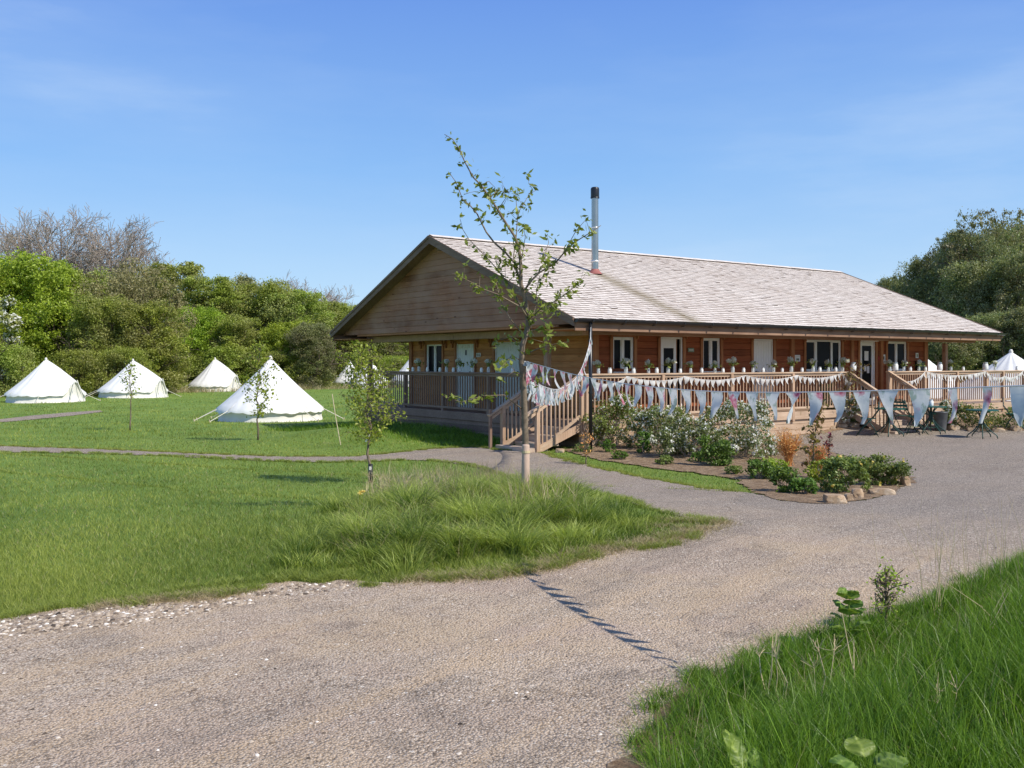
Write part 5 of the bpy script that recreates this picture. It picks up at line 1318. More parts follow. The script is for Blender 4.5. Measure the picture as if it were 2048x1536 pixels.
for px_, b_, ln, lb in ((1335, 880, -.5, 'leaning cane in the bed, bent left'), (1338, 880, .28, 'leaning dark cane crossing the other in the bed'), (1530, 880, .02, 'white cane at right end of tallest white shrub'), (1545, 872, .33, 'dark cane leaning right behind tallest white shrub')):
    X, Y = G1(px_, b_); t = thing('garden_cane', lb, 'cane', (X, Y, gz(X, Y))); mb = MB(); mb.tube([(0,0,-.04), (ln*.9, 0, .62)], .009, 5); mb.build('cane_shaft', M['cane'] if 'dark' not in lb else M['bark'], t)
# border stones
def rock(label, px, py, w, h, seed):
    X, Y = G1(px, py); r = np.random.default_rng(seed); import bmesh
    bm = bmesh.new(); bmesh.ops.create_icosphere(bm, subdivisions=3, radius=1)
    w_, h_ = w/F*Y/2, h/F*Y; off = r.normal(size=(9, 3)); ph = r.random(9)*6
    for v in bm.verts:
        p = np.array(v.co); s = 1+.10*sum(math.sin(1.6*p.dot(o_)+q_) for o_, q_ in zip(off[:6], ph))/1.1
        s += .05*math.sin(7*p.dot(off[6])+ph[6])+.04*math.sin(11*p.dot(off[7])+ph[7])+r.normal()*.012; c = np.clip(p*s, -.80, .80); v.co = (c[0]*w_, c[1]*w_*.75, c[2]*h_*.62+h_*.36)
    me = bpy.data.meshes.new('border_rock'); bm.to_mesh(me); bm.free(); me.materials.append(M['stone'])
    o = bpy.data.objects.new('border_rock', me); C.objects.link(o); o.location = (X, Y, gz(X, Y)-.01); o.rotation_euler = (0, 0, r.random()*.8-.4)
    tag(o, label, 'rock', 'stones edging the flower beds')
rock('largest sandstone block at the front tip of the flower bed', 1672, 1008, 56, 24, 1); rock('pale jagged stone second along the bed tip', 1715, 998, 30, 26, 2)
rock('long flat brown stone at the bed tip', 1762, 990, 62, 18, 3); rock('upright brown stone at the right end of the bed tip', 1812, 973, 24, 26, 4)
rock('small stone between largest block and jagged stone', 1697, 1003, 20, 20, 14)
rock('small white stone lying on the soil by the bed tip', 1626, 1003, 12, 7, 15)
for i, (p, y_, w, h, lb) in enumerate(((1545,864,26,14,'pale stone at the left end of the yard border'), (1566,863,28,12,'flat brown stone second in the yard border'), (1585,862,18,13,'small brown stone third in the yard border'), (1600,860,26,16,'pale pointed stone fourth in the yard border'), (1618,859,14,15,'narrow upright stone fifth in the yard border'), (1664,858,20,9,'low red brown stone sixth in the yard border'), (1684,855,24,11,'flat pale stone seventh in the yard border'), (1708,854,28,13,'rounded tan stone nearest the front stair'),
      (1905,860,30,12,'low stone right of the grey bucket'), (1945,863,28,10,'flat stone behind the lone table'), (1995,864,30,11,'brown stone right of the lone table'), (2030,862,26,14,'tan stone at right edge of the yard'), (1135,893,26,18,'tan rock beside the near stair foot'), (1120,905,22,10,'flat rock at the left edge of the bed'))):
    rock(lb, p, y_, w, h, 20+i)

# ------------------------------------------------------------------ hedge and woodland
def tree_proto(seed, lm, nl, w, h, z0, lump, leaf, skeleton=True, taper=.5, nb=46, thin=False, bark='darkbark', fuzz=.16):
    r = np.random.default_rng(seed)
    t = thing('hedgerow_tree', 'x', 'tree')
    out = []; tips = []
    kk = (7, 5, 3) if thin else (6, 4, 2)
    grow(r, (0, 0, -.3), (0, 0, 1), h*.62, h*.018+.03, 0, out, tips, .85, kk, .03)
    for i in range(3 if not thin else 1):
        a = r.random()*6.3; grow(r, (w*.2*math.cos(a), w*.2*math.sin(a), -.2), (.35*math.cos(a), .35*math.sin(a), 1), h*.5, h*.012+.02, 0, out, tips, .8, kk, .03)
    branch_mesh(out, 'trunk', M[bark], t, .01)
    if thin:
        T = np.array([q for q, d in tips]); T = T[T[:, 2] > z0]
        B = [(*q, lump*w*(.5+.6*r.random()), lump*w*(.5+.6*r.random()), lump*w*.4) for q in T[r.integers(0, len(T), nb)]]
        B += crown_blobs(r, w, h, z0, nb//3, lump*.8)
    else: B = crown_blobs(r, w, h, z0, nb, lump, taper)
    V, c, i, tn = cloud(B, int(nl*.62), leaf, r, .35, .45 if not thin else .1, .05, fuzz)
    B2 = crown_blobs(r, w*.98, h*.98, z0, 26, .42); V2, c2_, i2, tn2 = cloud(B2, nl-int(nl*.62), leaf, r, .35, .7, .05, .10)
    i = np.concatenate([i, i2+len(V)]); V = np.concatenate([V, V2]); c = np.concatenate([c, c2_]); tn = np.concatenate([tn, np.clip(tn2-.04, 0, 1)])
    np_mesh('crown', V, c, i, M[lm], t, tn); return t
print('protos')
protos = {
 'A': tree_proto(101, 'leaf_hedge', 56000, 2.6, 7.0, .2, .15, .085, nb=260, fuzz=.34), 'B': tree_proto(102, 'leaf_bright', 56000, 2.8, 6.4, .1, .14, .085, nb=260, fuzz=.34),
 'Cc': tree_proto(103, 'leaf_brown', 40000, 2.7, 7.2, .6, .12, .075, thin=True, nb=300, fuzz=.45), 'D': tree_proto(104, 'leaf_hedge', 56000, 2.4, 7.4, .2, .13, .08, taper=.8, nb=280, fuzz=.38),
 'E': tree_proto(105, 'leaf_dark', 46000, 3.6, 11., .8, .10, .095, thin=True, nb=380, fuzz=.5), 'F': tree_proto(106, 'leaf_dark', 56000, 3.2, 10., .3, .12, .095, nb=320, fuzz=.4),
 'G': tree_proto(107, 'leaf_hedge', 30000, 2.0, 3.4, .05, .2, .07, nb=160, fuzz=.34),
}
usedp = set()
def ptree(key, px, top, Y, wpx, label, group, rz, h0, w0, name=None, base=None):
    pr = protos[key]; X = (px-1024)/F*Y; zg = gz(X, Y) if base is None else base
    H = z_at(top, Y)-zg; Wd = wpx/F*Y/2
    o = copy_tree(pr) if key in usedp else pr; usedp.add(key)
    o.location = (X, Y, zg-.05); o.rotation_euler = (0, 0, rz); o.scale = (Wd/w0, Wd/w0, H/h0)
    o.name = name or 'hedgerow_tree'; o['label'] = label; o['category'] = 'tree'; o['group'] = group
HW = {'A': (7.0, 2.7), 'B': (6.4, 2.9), 'Cc': (7.2, 2.9), 'D': (7.4, 2.5), 'E': (11., 4.0), 'F': (10., 3.4), 'G': (3.4, 2.1)}
hg = 'trees of the hedge behind the tents'
hedge = [('B', -70, 520, 64, 190, 'bright green hedge tree at the left edge behind the blossom'), ('B', 70, 522, 66, 190, 'bright green broad hedge tree behind the leftmost tent'),
 ('A', 150, 545, 70, 130, 'green hedge tree under the big bare tree'), ('Cc', 215, 548, 68, 130, 'olive hedge tree between the two left tents'), ('A', 205, 600, 64, 120, 'lower green hedge tree between two left tents'),
 ('Cc', 290, 532, 69, 140, 'brown tinged hedge tree above the second tent'), ('D', 350, 528, 71, 140, 'tall green hedge tree right of second tent'),
 ('A', 300, 610, 64, 130, 'low dense hedge tree directly behind second tent'), ('D', 420, 556, 68, 130, 'green hedge tree behind the third tent'), ('Cc', 470, 560, 72, 120, 'olive hedge tree right of the third tent'),
 ('B', 395, 620, 63, 120, 'low bright hedge tree behind the third tent'), ('A', 535, 572, 69, 130, 'rounded green hedge tree behind the nearest tent'), ('D', 600, 585, 67, 120, 'pale green hedge tree right of nearest tent'),
 ('A', 480, 640, 62, 110, 'low hedge tree beside nearest tent apex'), ('D', 655, 608, 68, 120, 'hedge tree left of the gable tip'), ('B', 575, 650, 62, 110, 'low bright hedge tree behind brown sapling'), ('F', 625, 650, 60, 90, 'dark hedge tree by the gable tip'),
 ('A', 705, 618, 70, 110, 'hedge tree showing just left of the gable slope'), ('D', 690, 668, 60, 100, 'low hedge tree below the left eave'), ('A', 770, 655, 64, 120, 'hedge tree seen through the veranda opening'), ('Cc', 815, 664, 66, 90, 'olive tree seen through veranda beside lodge wall'), ('F', 745, 684, 62, 110, 'dark tree seen left of veranda post')]
for i, (k, px_, top, Y, w, lb) in enumerate(hedge):
    Y2 = Y + (0 if px_ < 340 else 17 if px_ < 650 else 26); ptree(k, px_, top-8, Y2, w*1.25, lb, hg, i*1.9, *HW[k])
for i, (px_, top, Y, w, lb) in enumerate(((20,690,58,120,'low bush at hedge foot behind leftmost tent'), (150,700,58,110,'low bush at hedge foot right of leftmost tent'), (250,696,59,110,'low bush at hedge foot behind second tent'), (345,694,59,110,'low bush at hedge foot right of second tent'), (455,694,58,110,'low bush at hedge foot right of third tent'), (560,700,58,100,'low bush at hedge foot behind brown sapling'), (640,695,57,100,'low bush at hedge foot left of birch'), (720,706,57,80,'low bush at hedge foot behind birch'), (790,712,57,70,'low bush seen through veranda opening'))):
    Y += 0 if px_ < 340 else 19 if px_ < 600 else 28
    ptree('G', px_, top, Y, w*1.1, lb, 'low bushes along the hedge foot', i*2.2, *HW['G'], name='hedge_bush')
wg = 'woodland trees beyond the lodge'
wood = [('E', 1800, 545, 72, 110, 'olive woodland tree just above the roof slope, leftmost tall one'), ('F', 1860, 500, 64, 110, 'bushy woodland tree behind and above the roof hip'), ('F', 1930, 455, 60, 120, 'leafy woodland tree filling below the tallest crown'), ('F', 2020, 450, 60, 130, 'leafy woodland tree behind the right hand crowns'), ('F', 1745, 590, 78, 60, 'distant low woodland tree just behind the roof slope'), ('F', 1790, 552, 70, 90, 'round woodland tree above the lower roof slope'), ('E', 1840, 512, 66, 110, 'woodland tree above the roof, second from left'),
 ('F', 1880, 540, 60, 120, 'dense dark woodland tree behind the roof end'), ('E', 1905, 462, 62, 120, 'tall woodland tree left of the tallest'), ('E', 1965, 408, 58, 150, 'tallest open crowned woodland tree on the right'),
 ('E', 2060, 412, 60, 150, 'tall woodland tree at the right picture edge'), ('F', 1945, 520, 54, 130, 'dark woodland tree beyond the eave tip'), ('F', 2030, 500, 52, 130, 'dark woodland tree above the right tent'), ('E', 2000, 440, 56, 110, 'slim woodland tree between the two tallest'),
 ('F', 1900, 640, 46, 120, 'dark understorey tree behind veranda end'), ('F', 1985, 620, 47, 130, 'dark understorey tree right of veranda end'), ('F', 2070, 610, 46, 120, 'dark understorey tree at right edge'), ('F', 2120, 470, 56, 150, 'woodland tree outside right edge')]
for i, (k, px_, top, Y, w, lb) in enumerate(wood[:-1]): ptree(k, px_, top, Y, w*1.2, lb, wg, i*2.3+.5, *HW[k], name='woodland_tree', base=0.)
for i, (px_, top, Y, w, lb) in enumerate(((1880,690,47,90,'leafy bush beyond the lodge end'), (1960,684,48,100,'leafy bush left of the right tent'), (2050,676,50,90,'leafy bush behind the right tent'))):
    ptree('G', px_, top, Y, w*1.1, lb, 'bushes beyond the deck end', i*2.2, *HW['G'], name='garden_bush', base=0.)
sapling('bright birch seen between lodge corner and veranda post', 1862, 778, 678, 34, 700, 'leaf_birch', 81, leaf=.09, z_cr=.2, name='birch_tree')
sapling('bright leafy birch beyond the right railing', 1935, 776, 680, 56, 1100, 'leaf_birch', 82, leaf=.09, z_cr=.2, name='birch_tree')
sapling('purple leaved tree beyond the veranda post', 1905, 775, 664, 50, 600, 'leaf_purple', 83, leaf=.1, z_cr=.3, name='purple_tree')
# white hawthorn at the left edge
r = np.random.default_rng(55); X = (-14-1024)/F*58; t = thing('hawthorn_tree', 'hawthorn with white blossom at the left picture edge', 'tree', (X, 58, gz(X, 58)-.05))
out = []; tips = []; grow(r, (0,0,-.2), (0,0,1), 3.2, .1, 0, out, tips, .8, (6,4,2), .03); branch_mesh(out, 'trunk', M['darkbark'], t, .01)
B = crown_blobs(r, 1.5, z_at(586, 58)-gz(X, 58), .3, 30, .3); V, c, i, tn = cloud(B, 6000, .15, r, .3, .5, .05); np_mesh('crown', V, c, i, M['leaf_hedge'], t, tn)
V, c, i, tn = cloud([b_ for b_ in B if b_[2] > 1.2], 4200, .13, r, .4, .85, .6); np_mesh('blossom', V, c, i, M['petal'], t, tn)
# leafless trees
def bare(label, px, top, Y, wpx, seed, kids, trunkf=.5, base=None):
    r = np.random.default_rng(seed); X = (px-1024)/F*Y; zg = gz(X, Y); H = z_at(top, Y)-zg; Wd = wpx/F*Y
    t = thing('bare_tree', label, 'tree', (X, Y, zg), 0, 'leafless trees behind the hedge'); out = []; tips = []
    pts = [(0,0,-.3), (.1,0,H*.12), (-.05,.05,H*.24), (.0,0,H*.34)]; rr = [H*.022, H*.019, H*.016, H*.014]; out.append((pts, rr, 0))
    n = kids[0]
    for k in range(n):
        a = k*2.4+r.random()*.6; el = .30+.9*((k+.5)/n); d = (math.cos(a)*math.cos(el), math.sin(a)*math.cos(el), math.sin(el))
        L = min(H*.60, Wd*.5/max(.25, math.cos(el))*.85)*(.9+.2*r.random()); L = min(L, H*.5)
        grow(r, (0, 0, H*(.2+.14*r.random())), d, L, H*.010, 1, out, tips, .8, (0,)+kids[1:], .035, 5)
    cut = [x for x in out if x[2] <= 2]; tw = [x for x in out if x[2] > 2]
    mb = MB()
    for p_, q_, lev in cut: mb.tube(p_, [max(.03, v) for v in q_], 7 if lev == 0 else 4, cap=False)
    mb.build('trunk', M['greytwig'], t, True)
    mb = MB()
    for p_, q_, lev in tw: mb.tube(p_, [max(.018, v) for v in q_], 3, cap=False)
    mb.build('twigs', M['greytwig'], t, True)
bare('largest leafless tree rising above the hedge at left', 108, 408, 92, 280, 61, (16, 7, 6, 6)); bare('leafless tree right of the largest, leaning out to the right', 232, 438, 90, 200, 62, (13, 7, 6, 5))
bare('leafless tree at the left picture edge behind hedge', -10, 426, 94, 200, 63, (11, 6, 6, 5)); bare('small leafless tree above the hedge left of the roof', 582, 546, 112, 150, 64, (12, 6, 5, 5)); bare('small leafless tree close to the gable slope', 645, 566, 110, 130, 65, (12, 6, 5, 5))
# distant conifer
for px_, top in ((487, 553),):
    r = np.random.default_rng(66); Y = 98; X = (px_-1024)/F*Y; zg = gz(X, Y); H = z_at(top, Y)-zg; t = thing('conifer', 'dark conifer poking above the hedge', 'tree', (X, Y, zg))
    mb = MB(); mb.tube([(0,0,-.3),(0,0,H*.95)], [.2,.04], 7); mb.build('trunk', M['darkbark'], t, True)
    B = [((r.random()-.5)*3.4*(1-k/40)**.5, (r.random()-.5)*3*(1-k/40)**.5, H*(.25+.74*k/40), .75, .75, .35) for k in range(40)]
    V, c, i, tn = cloud(B, 6000, .17, r, .3, .3, .3); np_mesh('crown', V, c, i, M['leaf_conifer'], t, tn)
# far tree line closing the view beyond the wood (one mass)
r = np.random.default_rng(77); B = []
for k in range(260):
    px_ = r.uniform(-500, 2600); Y = r.uniform(100, 125); X = (px_-1024)/F*Y
    if -200 < px_ < 900: hh = 7.0
    else: hh = 5.0
    B.append((X, Y, gz(X, Y)+hh*.3*r.random()+1.2, 4.5, 3, hh*.5))
V, c, i, tn = cloud(B, 40000, .55, r, .3, .6, .2); o = np_mesh('distant_treeline', V, c, i, M['leaf_dark'], None, tn); tag(o, 'hazy band of distant trees closing the view behind hedge', 'treeline', kind='stuff')

# ------------------------------------------------------------------ grass
def blades(X, Y, H, Wd, lean, tone, name, m, nseg=3, r=rng, z=None, droop=1., la=None):
    n = len(X); Z = g(X, Y) if z is None else z
    a = r.random(n)*2*PI; la = r.random(n)*2*PI if la is None else la
    cx, cy = np.cos(a), np.sin(a); lx, ly = np.cos(la), np.sin(la)
    Vs = []
    for k in range(nseg+1):
        t = k/nseg; w = Wd*(1-t**1.5)*.5; off = lean*H*t**2*droop; zz = Z-.01+H*t*(1-.28*lean*t)
        px_, py_ = X+lx*off, Y+ly*off
        if k < nseg: Vs.append(np.stack([px_-cx*w, py_-cy*w, zz], -1)); Vs.append(np.stack([px_+cx*w, py_+cy*w, zz], -1))
        else: Vs.append(np.stack([px_, py_, zz], -1))
    nv = 2*nseg+1; V = np.stack(Vs, 1).reshape(-1, 3)
    f = []; cnt = []
    for k in range(nseg-1): f += [2*k, 2*k+1, 2*k+3, 2*k+2]; cnt.append(4)
    f += [2*nseg-2, 2*nseg-1, 2*nseg]; cnt.append(3)
    idx = (np.array(f)[None, :]+nv*np.arange(n)[:, None]).ravel()
    T = np.repeat(tone, nv) + np.tile(np.concatenate([np.repeat(np.linspace(-.12, .1, nseg+1)[:-1], 2), [.1]]), n)
    o = np_mesh(name, V, np.tile(cnt, n), idx, m, None, np.clip(T, 0, 1)); return o
def fbm(x, y, s):
    return (np.sin(x*s+1.3*np.sin(y*s*.7))*np.sin(y*s*1.1+1.7*np.sin(x*s*.6+2)) + .5*np.sin(x*s*2.3+2.1*np.sin(y*s*1.9))*np.sin(y*s*2.7+x*s))/1.5
def not_hard(X, Y, dk=True):
    k = ~inside(ROADP, X, Y) & ~inside(PATHP, X, Y) & ~inside(FARPP, X, Y) & ~inside(BEDP, X, Y) & ~inside(BED2P, X, Y)
    return k & ~inside(DECKP, X, Y) if dk else k
print('grass')
# mown lawn
n = 420000
px_ = rng.uniform(-350, 2300, n); py_ = HY+22+(560)*rng.random(n)**.82
X, Y = gp(px_, py_); k = not_hard(X, Y) & ~inside(BANKP, X, Y) & (Y > 5) & (Y < 70); X, Y = X[k], Y[k]; n = len(X)
pat = fbm(X, Y, 1.1)
st = np.sin((X*.88+Y*.48)*2.3+.8*np.sin(Y*.4))
H = (.045+.03*rng.random(n))*(1+.25*pat)*np.where(Y > 25, 1.4, 1); Wd = np.maximum(.004, Y*.00055)
tone = np.clip(.44+.17*pat+.13*st+.14*fbm(X, Y, .35)+rng.normal(size=n)*.20, 0, 1)
o = blades(X, Y, H, Wd, .3+.5*rng.random(n), tone, 'lawn_grass', M['grass'], 2); tag(o, 'mown green lawn grass around paths and tents', 'grass', kind='stuff')
k = (rng.random(n) < .035) & (Y < 30)
o = blades(X[k], Y[k], .04+.03*rng.random(k.sum()), np.maximum(.004, Y[k]*.0006), .6+.6*rng.random(k.sum()), .2+.6*rng.random(k.sum()), 'dead_lawn_blades', M['dry'], 2); tag(o, 'dead straw blades scattered through the mown lawn', 'grass', kind='stuff')
# dry strawy fringe along the road
E = np.array(dense(PX(road_edge)[2:], .02, 0)); E = E[E[:, 1] < 14]; k = rng.integers(0, len(E), 34000); X = E[k, 0]+rng.normal(size=34000)*.08; Y = E[k, 1]+.02+rng.normal(size=34000)*.07
pt = fbm(X, Y, 1.7); k = (pt > .05); X, Y = X[k], Y[k]
o = blades(X, Y, .04+.05*rng.random(len(X)), np.full(len(X), .006), .6+.6*rng.random(len(X)), .2+.5*rng.random(len(X)), 'dry_verge_grass', M['dry'], 2); tag(o, 'straw coloured dry grass fringe where lawn meets road', 'grass', kind='stuff')
def verge(pts, n, jn, hmin, hmax, name, label, m, seed, wd=.005):
    r = np.random.default_rng(seed); E = np.array(dense(pts, .02, .0)); E = E[:-40] if len(E) > 200 else E
    E = E[(E[:, 1] < 24) & (np.abs(E[:, 0]) < 16)]; k = r.integers(0, len(E), n); cl = r.normal(size=(len(E)//6+2, 2))*jn
    X = E[k, 0]+cl[k//6, 0]+r.normal(size=n)*.03; Y = E[k, 1]+cl[k//6, 1]+r.normal(size=n)*.03
    keep = fbm(X, Y, 3.1) > -.5; X, Y = X[keep], Y[keep]; n = len(X)
    o = blades(X, Y, hmin+(hmax-hmin)*r.random(n), np.maximum(wd, Y*.0006), .4+.8*r.random(n), np.clip(.5+r.normal(size=n)*.2, 0, 1), name, m, 2, r); tag(o, label, 'grass', kind='stuff')
verge(PX(road_edge)[1:], 26000, .055, .04, .10, 'verge_grass', 'ragged green grass creeping over the edge of the road', M['grass'], 51)
verge(PX(path_lo)[2:], 22000, .05, .04, .09, 'verge_grass', 'ragged grass along the near side of the path', M['grass'], 52)
verge(PX(path_up)[:-2], 22000, .05, .04, .09, 'verge_grass', 'ragged grass along the far side of the path', M['grass'], 53)
verge(PX(bank_edge)[1:], 9000, .09, .05, .14, 'verge_grass', 'thin grass straying from the foreground bank on to gravel', M['bank'], 54)
verge(PX(bank_edge)[1:], 7000, .10, .02, .06, 'dry_verge_grass', 'dead straw lying along foot of the foreground bank', M['dry'], 55)
# long tussocks round the cherry tree
def tussocks(poly, ncl, per, hmin, hmax, m, name, label, seed, spread=.11, lean=(.5, 1.1), tone0=.45, wd=.006):
    r = np.random.default_rng(seed); P = np.array(poly); cx = []; cy = []
    while len(cx) < ncl:
        x = r.uniform(P[:, 0].min(), P[:, 0].max(), 4000); y = r.uniform(P[:, 1].min(), P[:, 1].max(), 4000)
        k = inside(poly, x, y) & not_hard(x, y); cx += list(x[k]); cy += list(y[k])
    cx, cy = np.array(cx[:ncl]), np.array(cy[:ncl]); ch = r.random(ncl)**1.3; ct = r.normal(size=ncl)*.2
    cl = r.random(ncl)*2*PI
    k = np.repeat(np.arange(ncl), per); n = len(k)
    ox, oy = r.normal(size=n)*spread, r.normal(size=n)*spread
    X, Y = cx[k]+ox, cy[k]+oy; H = (hmin+(hmax-hmin)*ch[k])*(.55+.6*r.random(n))
    return X, Y, H, np.full(n, wd), lean[0]+(lean[1]-lean[0])*r.random(n), np.clip(tone0+ct[k]+r.normal(size=n)*.16, 0, 1), name, m, 3, r, None, 1., np.arctan2(oy, ox)+r.normal(size=n)*.5
MOUND = PX([(560,1150),(640,1050),(700,1000),(790,972),(900,950),(1010,960),(1130,985),(1240,1025),(1300,1050),(1290,1085),(1180,1100),(1110,1125),(1030,1142),(900,1150),(700,1150)])
MOUND2 = PX([(700,1120),(700,1040),(800,1000),(960,985),(1130,1000),(1190,1060),(1100,1110),(1000,1130),(820,1135)])
a_ = tussocks(MOUND, 640, 100, .06, .21, M['tall'], 'tussock_grass', '', 1, .08, (.3, 1.0), .45, .008)
o = blades(*a_); tag(o, 'long unmown grass around foot of the cherry tree', 'grass', kind='stuff')
a_ = tussocks(MOUND2, 130, 200, .14, .38, M['tall'], 'tussock_grass', '', 2, .065, (.4, 1.4), .5, .0085)
o = blades(*a_); tag(o, 'tallest arching grass tussocks around the cherry tree', 'grass', kind='stuff')
DR = PX([(740,1010),(760,960),(960,955),(1160,1000),(1200,1040),(1000,1040)])
THATCH = PX([(700,1120),(700,1030),(820,990),(1000,985),(1160,1010),(1200,1060),(1090,1110)])
a_ = tussocks(THATCH, 420, 10, .06, .30, M['dry'], 'thatch', '', 33, .07, (.3, 1.2), .35, .0055)
o = blades(*a_); tag(o, 'dead brown thatch tangled through the green tussocks', 'grass', kind='stuff')
a_ = tussocks(DR, 210, 12, .22, .50, M['dry'], 'dry_grass', '', 3, .05, (.1, .5), .5, .005)
o = blades(*a_); tag(o, 'pale dead grass stalks standing in tussocks by cherry tree', 'grass', kind='stuff')
FL = [(-26, 19), (-1.5, 21), (-3.5, 26.5), (-6, 50), (-34, 50)]
a_ = tussocks(FL, 700, 26, .06, .17, M['grass'], 'field_tufts', '', 44, .22, (.4, 1.0), .42, .013)
k_ = fbm(a_[0], a_[1], .55) > .05
o = blades(*[q[k_] for q in a_[:6]], a_[6], a_[7], a_[8], a_[9], None, 1., a_[12][k_]); tag(o, 'uneven longer tufts in the grass between path and tents', 'grass', kind='stuff')
# rough grass against the deck and the hedge foot
DKG = [LW(A0-.05, BL+.4), LW(A0-2.2, BL+.6), LW(A0-3.0, B1), LW(A0-.05, B1+1.5)]
a_ = tussocks(DKG, 520, 40, .08, .22, M['bank'], 'rough_grass', '', 4, .16, (.4, .9), .55, .012)
o = blades(*a_); tag(o, 'rough grass on the slope below the shaded deck side', 'grass', kind='stuff')
HF = [(-60, 56), (-28, 57), (-22, 74), (6, 84), (6, 92), (-24, 84), (-36, 68), (-60, 68)]
a_ = tussocks(HF, 2600, 22, .25, .8, M['grass'], 'meadow_grass', '', 5, .35, (.4, .8), .55, .035)
o = blades(*a_); tag(o, 'long meadow grass along the foot of the hedge', 'grass', kind='stuff')
HF2 = [(-32, 56), (-20, 66), (-4, 84), (-6, 88), (-22, 74), (-34, 62)]
a_ = tussocks(HF2, 420, 22, .25, .7, M['dry'], 'dry_meadow_grass', '', 6, .4, (.4, .8), .35, .03)
o = blades(*a_); tag(o, 'patches of straw coloured grass between the tents', 'grass', kind='stuff')
# thick grass bank in the right foreground
n = 105000; r = np.random.default_rng(9)
X = r.uniform(.3, 9, n*3); Y = r.uniform(1.6, 9.5, n*3)
cpx = 1024+F*X/Y
k = inside(BANKP, X, Y) & (cpx < 2500) & (r.random(n*3) < np.clip(5.2/Y, .35, 1)); X, Y = X[k][:n], Y[k][:n]; n = len(X)
BE = np.array(dense(PX(bank_edge), .04, 0)); 
de = np.sqrt(((X[:, None]-BE[None, ::3, 0])**2+(Y[:, None]-BE[None, ::3, 1])**2).min(1))
H = (.16+.17*r.random(n)+.14*(r.random(n) < .05))*(.40+.60*sst(0, .45, de))*(1+.35*fbm(X, Y, 3.))
tone = np.clip(.46+.14*fbm(X, Y, 2.3)+r.normal(size=n)*.19, 0, 1)
o = blades(X, Y, H, .0035+.003*r.random(n), .25+.55*r.random(n), tone, 'bank_grass', M['bank'], 3, r); tag(o, 'thick lush green grass on bank in the right foreground', 'grass', kind='stuff')
k = r.integers(0, n, 1500); Xd, Yd = X[k], Y[k]
k2 = r.integers(0, n, 5200)
o = blades(X[k2], Y[k2], (.24+.20*r.random(5200))*(.4+.6*sst(0, .4, de[k2])), np.full(5200, .0055), .1+.4*r.random(5200), np.clip(.7+r.normal(size=5200)*.2, 0, 1), 'bank_grass_heads', M['bank'], 3, r); tag(o, 'longer broad bright blades standing above the foreground bank', 'grass', kind='stuff')
o = blades(Xd, Yd, .16+.22*r.random(1500), np.full(1500, .0025), .3+.7*r.random(1500), r.random(1500), 'dry_bank_grass', M['dry'], 3, r); tag(o, 'thin dead blades mixed through the foreground bank', 'grass', kind='stuff')
# tall pale seed stalks at the right edge of the bank
def stalk_clump(label, px0, py0, n, h, seed, spread=.12, fan=.25, head=False, rad=.0018):
    X, Y = G1(px0, py0); r = np.random.default_rng(seed); t = thing('dry_stalks', label, 'dry plant', (X, Y, gz(X, Y)), 0)
    for k in range(n):
        mb = MB(); hb = MB()
        b0 = np.array([r.normal()*spread, r.normal()*spread, 0]); d = np.array([r.normal()*fan, r.normal()*fan*.6, 1.]); L = h*(.6+.4*r.random())
        m1 = b0+d*L*.5+r.normal(size=3)*.008; e = b0+d*L+np.array([r.normal()*.04, r.normal()*.04, -.02])
        mb.tube([tuple(b0), tuple(m1), tuple(e)], [rad*1.4, rad, rad*.5], 4)
        if head:
            for j in range(9):
                e2 = e+np.array([r.normal()*.03, r.normal()*.03, abs(r.normal())*.05]); q = m1+(e-m1)*(.75+.25*r.random()); hb.tube([tuple(q), tuple((q+e2)/2+r.normal(size=3)*.004), tuple(e2)], .0011, 3)
        mb.build('stalk', M['straw'], t)
        if head: hb.build('seed_head', M['straw'], t)
stalk_clump('tall wispy dry grass stalks at the right edge above the bank', 1985, 1170, 46, .62, 1, .30, .16, rad=.0013)
stalk_clump('thin leaning dry stalks right of the leafy weed', 1860, 1235, 5, .70, 2, .06, .28, rad=.0022)
stalk_clump('forked dry hogweed stalk, left one in the foreground bank', 1545, 1400, 4, .34, 3, .02, .22, True, .0028)
stalk_clump('dry stalk with curled seed head in middle of the bank', 1640, 1420, 3, .36, 4, .015, .14, True, .0028)
stalk_clump('tall bent dry stalk behind the curled seed head', 1712, 1385, 2, .42, 5, .02, .12, False, .0028)
stalk_clump('tangled dry stems at the right side of the bank', 2010, 1290, 14, .34, 6, .12, .45, False, .0018)
stalk_clump('short dead stem at lower right of the bank', 1880, 1470, 3, .24, 7, .03, .2, True, .002)
stalk_clump('dry stalks in tussocks left of the cherry tree', 790, 1010, 16, .34, 8, .12, .16, True, .0026)
stalk_clump('dry stalks in tussocks in front of path end', 870, 1000, 12, .30, 9, .14, .18, True, .0026)
stalk_clump('dry stalks beside the cherry stake', 1120, 1025, 14, .36, 10, .12, .22, False, .0026)
